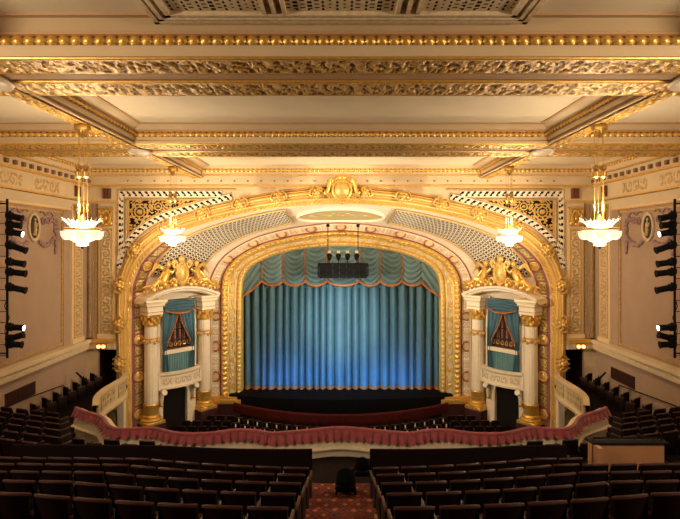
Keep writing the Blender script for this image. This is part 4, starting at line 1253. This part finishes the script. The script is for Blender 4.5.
# oval wall paintings with garland relief
for sd in (-1, 1):
    side = 'left' if sd < 0 else 'right'
    X = sd * (WX - .02)
    yc, zc = 24.35, .93
    rz = pi / 2 if sd < 0 else -pi / 2
    o = empty('oval_painting', (X, yc, zc), rz, label='dark oval painting of a robed figure in cream frame on the %s side wall' % side, cat='painting')
    m = MB(); m.lathe([(.36, .05), (.001, .06)], n=32, sx=1, sy=1.62, axis='Y'); m.build('canvas', 'paint2', o)
    m = MB(); m.lathe([(.46, 0), (.45, .08), (.41, .11), (.37, .08), (.35, .04)], n=32, sx=1, sy=1.58, axis='Y'); m.build('frame', 'relief', o)
    m = MB(); m.tube([(-.06, -.08, -.42), (.02, -.09, -.15), (.0, -.09, .12), (.02, -.08, .28)], [.10, .09, .07, .04], 8); m.ball((.02, -.08, .36), (.07, .04, .08), 8); m.tube([(0, -.1, .15), (.14, -.1, .05), (.18, -.1, .2)], .035, 6); m.build('painted_figure', 'figure', o)
    o = empty('garland', (X, yc, zc), rz, label='mauve plaster garland and scroll relief around the oval painting on the %s side wall' % side, cat='relief')
    rg = random.Random(3)
    for e in (-1, 1):
        m = MB()
        for c0, z0, r in ((.80, .30, .22), (1.22, .34, .20), (1.58, .42, .16)):
            m.tube([(e * (c0 + r * (1 - t * .7) * cos(t * 8)), -.05, z0 + r * (1 - t * .7) * sin(t * 8)) for t in [i / 14 for i in range(15)]], .045, 5)
        m.tube([(e * (.5 + 1.3 * i / 20), -.04, .72 + .1 * sin(i * .6)) for i in range(21)], .04, 5)
        m.build('scrollwork', 'mauve', o)
    for e in (-1, 1):
        m = MB()
        for i in range(34):
            t = i / 33; x = e * (.42 + 1.38 * t); z = -.75 - .28 * sin(pi * t) + .35 * t
            m.ball((x + rg.uniform(-.05, .05), -.05, z + rg.uniform(-.08, .08)), (rg.uniform(.05, .09),) * 3, 6)
        for i in range(40):
            t = i / 39; m.ball((e * 1.85 + rg.uniform(-.14, .14) * (1 - .6 * t), -.05, .45 - 1.75 * t), (rg.uniform(.05, .09),) * 3, 6)
        m.build('hanging_festoon', 'mauve', o)

# passage lamps
for sd in (-1, 1):
    side = 'left' if sd < 0 else 'right'
    o = empty('wall_lamp', (sd * 13.95, DO - .36, -5.85), label='small lit amber lamp on the moulding over the %s corner passage' % side, cat='lamp')
    m = MB(); m.box(-.26, .26, -.04, .08, -.16, .16, bev=.02); mp_ = m.build('mounting_plate', 'brass', o)
    for x in (-.14, .14):
        m = MB(); m.ball((x, -.10, 0), (.11, .09, .11), 12); m.build('lamp_bulb', 'amber', mp_)

# ================================================================ LIGHTING BOOMS
def boom(sd):
    side = 'left' if sd < 0 else 'right'
    X, Y = sd * 14.15, 21.2; k = Y / F
    zt = 2.0; zb = -4.75
    o = empty('lighting_boom', (X, Y, zb), label='black ladder-like lighting boom hung along the %s side wall' % side, cat='lighting boom')
    m = MB(); m.tube([(0, 0, 0), (0, 0, zt - zb)], .05, 8); m.build('pole', 'black', o)
    m = MB(); m.tube([(sd * .42, 0, 0), (sd * .42, 0, zt - zb)], .03, 6); m.build('rear_pole', 'black', o)
    m = MB()
    for i in range(15): z = .1 + i * (zt - zb - .2) / 14; m.tube([(0, 0, z), (sd * .42, 0, z)], .016, 5)
    m.build('rung', 'black', o)
    m = MB(); m.tube([(0, .05, 2.6 + .1), (sd * .1, -.02, 2.2), (-sd * .08, .02, 1.7), (sd * .1, .0, 1.2), (sd * .05, 0, .4)], .018, 6); m.build('cable', 'black', o)
    m = MB(); m.tube([(0, 0, .2), (sd * .82, .0, .2)], .03, 6); m.tube([(0, 0, zt - zb - .2), (sd * .82, .0, zt - zb - .2)], .03, 6); m.build('wall_arm', 'black', o)
    pxs = [(217, .35, .45, 0), (226, .05, .4, 0), (233, .25, .45, 1), (246, .6, .62, 0), (263, .5, .55, 0), (273, .55, .6, 0), (288, .55, .6, 0), (328, .28, .5, 1), (340, .62, .5, 0), (345, .3, .45, 0)]
    for i, (py, ln, bl, lit) in enumerate(pxs):
        z = (246 - py) * k
        lab = 'black stage spotlight%s, %s from the top of the %s boom' % (' with bright lens' if lit else '', ORD[i], side)
        s = empty('stage_spotlight', (X, Y - .02, z), label=lab, cat='spotlight', group=None)
        tilt = (-.30, -.12, -.25, -.42, -.20, -.15, -.28, -.1, .34, -.1)[i]
        dx = -sd
        m = MB(); a = V((dx * .12, -.12, .06)); b_ = V((dx * (.22 + bl), -.02, .06 + tilt * bl))
        d_ = (b_ - a).normalized()
        pts = [a - d_ * .08, a, a + d_ * .18, a + d_ * .2, b_ - d_ * .04, b_ - d_ * .03, b_]
        m.tube(pts, [.09, .17, .17, .13, .13, .16, .16], 12); m.box(*sorted((dx * .16, dx * .34)), -.28, -.2, -.08, .14); bo = m.build('body', 'black', s)
        m = MB(); m.tube([(0, 0, .14), (dx * .12, -.02, .22), (dx * .25, -.14, .24), (dx * .25, -.14, .08)], .025, 6); m.ball((0, 0, .12), .08, 8); m.build('yoke', 'black', s)
        if lit:
            m = MB(); m.lathe([(.001, 0), (.12, 0)], n=16); ob = m.build('lens', 'lens', bo)
            ob.rotation_euler = d_.to_track_quat('Z', 'Y').to_euler(); ob.location = b_ + d_ * .012
            m = MB(); m.ball(tuple(b_ + d_ * .02 + V((0, -.05, 0))), .06, 8); m.build('lamp_glint', 'lens', bo)
boom(-1); boom(1)

# ================================================================ CHANDELIERS
def chandelier():
    o = empty('chandelier', (0, 0, 0), cat='chandelier')
    m = MB(); m.box(-.22, .22, -.12, .12, 3.74, 3.98, bev=.03)
    m.lathe([(.02, 3.5), (.10, 3.6), (.12, 3.74), (.2, 3.78)], (0, 0, 0), 16); m.build('canopy', 'brass', o)
    for x in (-.15, -.07, .07, .15):
        m = MB(); m.tube([(x, .04 * (1 if abs(x) > .1 else -1), .75), (x, .04 * (1 if abs(x) > .1 else -1), 3.8)], .011, 6); m.build('rod', 'brass', o)
    m = MB()
    for x in (-.15, .15):
        m.lathe([(.02, 2.18), (.10, 2.24), (.11, 2.40), (.05, 2.44), (.10, 2.48), (.09, 2.58), (.02, 2.64)], (x * .8, 0, 0), 12)
    m.build('rod_collar', 'brass', o)
    m = MB(); m.lathe([(.50, .50), (.57, .52), (.58, .56), (.54, .59), (.28, .61), (.10, .72), (.05, .95), (.02, 1.0)], (0, 0, 0), 40); m.build('ring', 'brass', o)
    # lobed glass shades
    m = MB(); m.lathe([(.001, .10), (.22, .12), (.40, .22), (.48, .36), (.50, .50)], (0, 0, 0), 64, mod=lambda q, z: (1 + .07 * abs(sin(q * 4))) * .94); m.build('glass_bowl', 'glassy', o)
    for i in range(8):
        a = 2 * pi * i / 8 + pi / 8
        m = MB(); m.lathe([(.001, .20), (.10, .22), (.17, .32), (.19, .48)], (.45 * cos(a), .45 * sin(a), 0), 14); m.build('glass_shade', 'glassy', o)
    m = MB(); m.lathe([(.19, .18), (.19, .03), (.15, .0), (.001, -.01)], (0, 0, 0), 24); m.build('glass_drum', 'glassy', o)
    m = MB(); m.lathe([(.02, 0), (.05, -.04), (.04, -.09), (.001, -.12)], (0, 0, 0), 10); m.build('finial', 'seatmetal', o)
    for i in range(12):
        a = 2 * pi * i / 12
        m = MB(); m.lathe([(.02, .60), (.045, .66), (.04, .74), (.001, .84)], (.30 * cos(a), .30 * sin(a), 0), 8); m.build('candle_bulb', 'bulb', o)
    for i in range(20):
        a = 2 * pi * i / 20; m = MB(); m.tube([(.34 * cos(a), .34 * sin(a), .62), (.46 * cos(a), .46 * sin(a), .76), (.60 * cos(a), .60 * sin(a), .84 + .08 * (i % 2))], [.010, .008, .003], 5); m.build('glare_spike', 'glassy', o)  # glowing spikes shaped as the starburst of glare round the bulbs
    ld = bpy.data.lights.new('chandelier_light', 'POINT'); ld.energy = CH_UP; ld.color = (1, .78, .52); ld.shadow_soft_size = .3
    l = bpy.data.objects.new('chandelier_light', ld); COL.objects.link(l); l.parent = o; l.location = (0, 0, 1.25)
    ld = bpy.data.lights.new('chandelier_light', 'POINT'); ld.energy = CH_DN; ld.color = (1, .76, .50); ld.shadow_soft_size = .3
    l = bpy.data.objects.new('chandelier_light', ld); COL.objects.link(l); l.parent = o; l.location = (0, 0, -.45)
    return o
CH_UP, CH_DN = 620, 120
ch = chandelier()
for i, (sd, y, w) in enumerate(((-1, 16.2, 'near left'), (1, 16.2, 'near right'), (-1, 24.9, 'far left'), (1, 24.9, 'far right'))):
    c = ch if i == 0 else copy_tree(ch)
    c.location = (sd * 8.38, y, 0)
    if sd > 0: c.rotation_euler = (0, 0, 0)
    c['label'] = 'lit gilt and frosted glass chandelier on long rods, %s' % {'near left': 'the larger nearer one at left', 'near right': 'the larger nearer one at right', 'far left': 'smaller farther one at left', 'far right': 'smaller farther one at right'}[w]
    c['group'] = 'chandeliers hung from the ceiling beams'

# ================================================================ LIGHTS
def light(kind, name, loc, energy, col, target=None, size=.3, angle=60, blend=.6, sy=None):
    ld = bpy.data.lights.new(name, kind); ld.energy = energy; ld.color = col
    l = bpy.data.objects.new(name, ld); COL.objects.link(l); l.location = loc
    if kind == 'SPOT': ld.spot_size = math.radians(angle); ld.spot_blend = blend; ld.shadow_soft_size = size
    elif kind == 'AREA':
        ld.size = size
        if sy: ld.shape = 'RECTANGLE'; ld.size_y = sy
    else: ld.shadow_soft_size = size
    if target is not None:
        l.rotation_euler = (V(target) - V(loc)).to_track_quat('-Z', 'Y').to_euler()
    return l
warm = (1, .80, .54)
for sd in (-1, 1):
    for z, tx, tz, e, an in ((.6, sd * -9.8, 0.0, 5500, 50), (-.6, sd * -11.0, -6.5, 6500, 44), (-3.0, sd * -4.0, 2.4, 8000, 44), (-3.4, sd * 6, 2.8, 4500, 50)):
        light('SPOT', 'boom_spot', (sd * 13.2, 20.6, z), e, warm, (tx, 32, tz), .15, an, .8)
    # added fill for the ceiling over the balcony; no such source is seen
    light('AREA', 'added_ceiling_fill', (sd * 11.5, 4.5, 2.2), 760, (1, .78, .52), (sd * 4.5, 8.5, 4.7), 4.0, sy=.5)
for sd in (-1, 1):      # fill added low in the pit to brighten the arch, no lamps seen
    light('SPOT', 'added_arch_fill', (sd * 3.5, 31.2, -10.6), 1500, (1, .86, .66), (sd * 1.5, 31.9, 2), .2, 62, .9)
    light('SPOT', 'added_arch_fill', (sd * 5.5, 31.0, -10.6), 1500, (1, .86, .66), (sd * 8.2, 31.6, 0), .2, 60, .9)
for i in range(7):
    x = -4.8 + i * 1.6
    light('SPOT', 'footlight', (x, 33.45, -9.95), 380, (.06, .30, 1), (x * .95, 35.4, -8.9), .3, 110, 1)
for sd in (-1, 1):      # cool boom lamps raking the curtain from both sides
    light('SPOT', 'boom_spot', (sd * 13.2, 20.6, -1.5), 9000, (.62, .84, 1), (sd * -1.5, 35.4, -6.5), .15, 32, .9)
light('SPOT', 'front_spot', (0, 8, 3.8), 52000, (.82, .93, 1), (0, 35.4, -5.4), .3, 14, 1)
light('SPOT', 'front_spot', (0, 8, 3.8), 6000, (.70, .90, 1), (0, 35.4, -6.0), .3, 24, .9)

w = bpy.data.worlds.new('hall_ambient'); sc.world = w; w.use_nodes = True
bg = w.node_tree.nodes['Background']; bg.inputs['Color'].default_value = (1, .62, .38, 1); bg.inputs['Strength'].default_value = .012

# ================================================================ CAMERA, FINISH
cd = bpy.data.cameras.new('camera'); cam = bpy.data.objects.new('camera', cd); COL.objects.link(cam)
cd.sensor_width = 36; cd.lens = 36 * F / 680; cd.clip_start = .1; cd.clip_end = 200
cd.shift_x = -1 / 680; cd.shift_y = -13.5 / 680
cam.location = (0, 0, 0); cam.rotation_euler = (pi / 2, 0, 0)
sc.camera = cam
bpy.context.view_layer.update()
for ob in list(COL.objects):
    if ob.parent is None: ob.location.z += ZUP
sc.view_settings.view_transform = 'Standard'; sc.view_settings.look = 'None'
sc.view_settings.exposure = -0.12; sc.view_settings.gamma = 1; sc.view_settings.use_curve_mapping = False
try:
    sc.cycles.use_denoising = True; sc.cycles.max_bounces = 6; sc.cycles.diffuse_bounces = 4; sc.cycles.glossy_bounces = 3
    sc.cycles.sample_clamp_indirect = 4
except Exception: pass
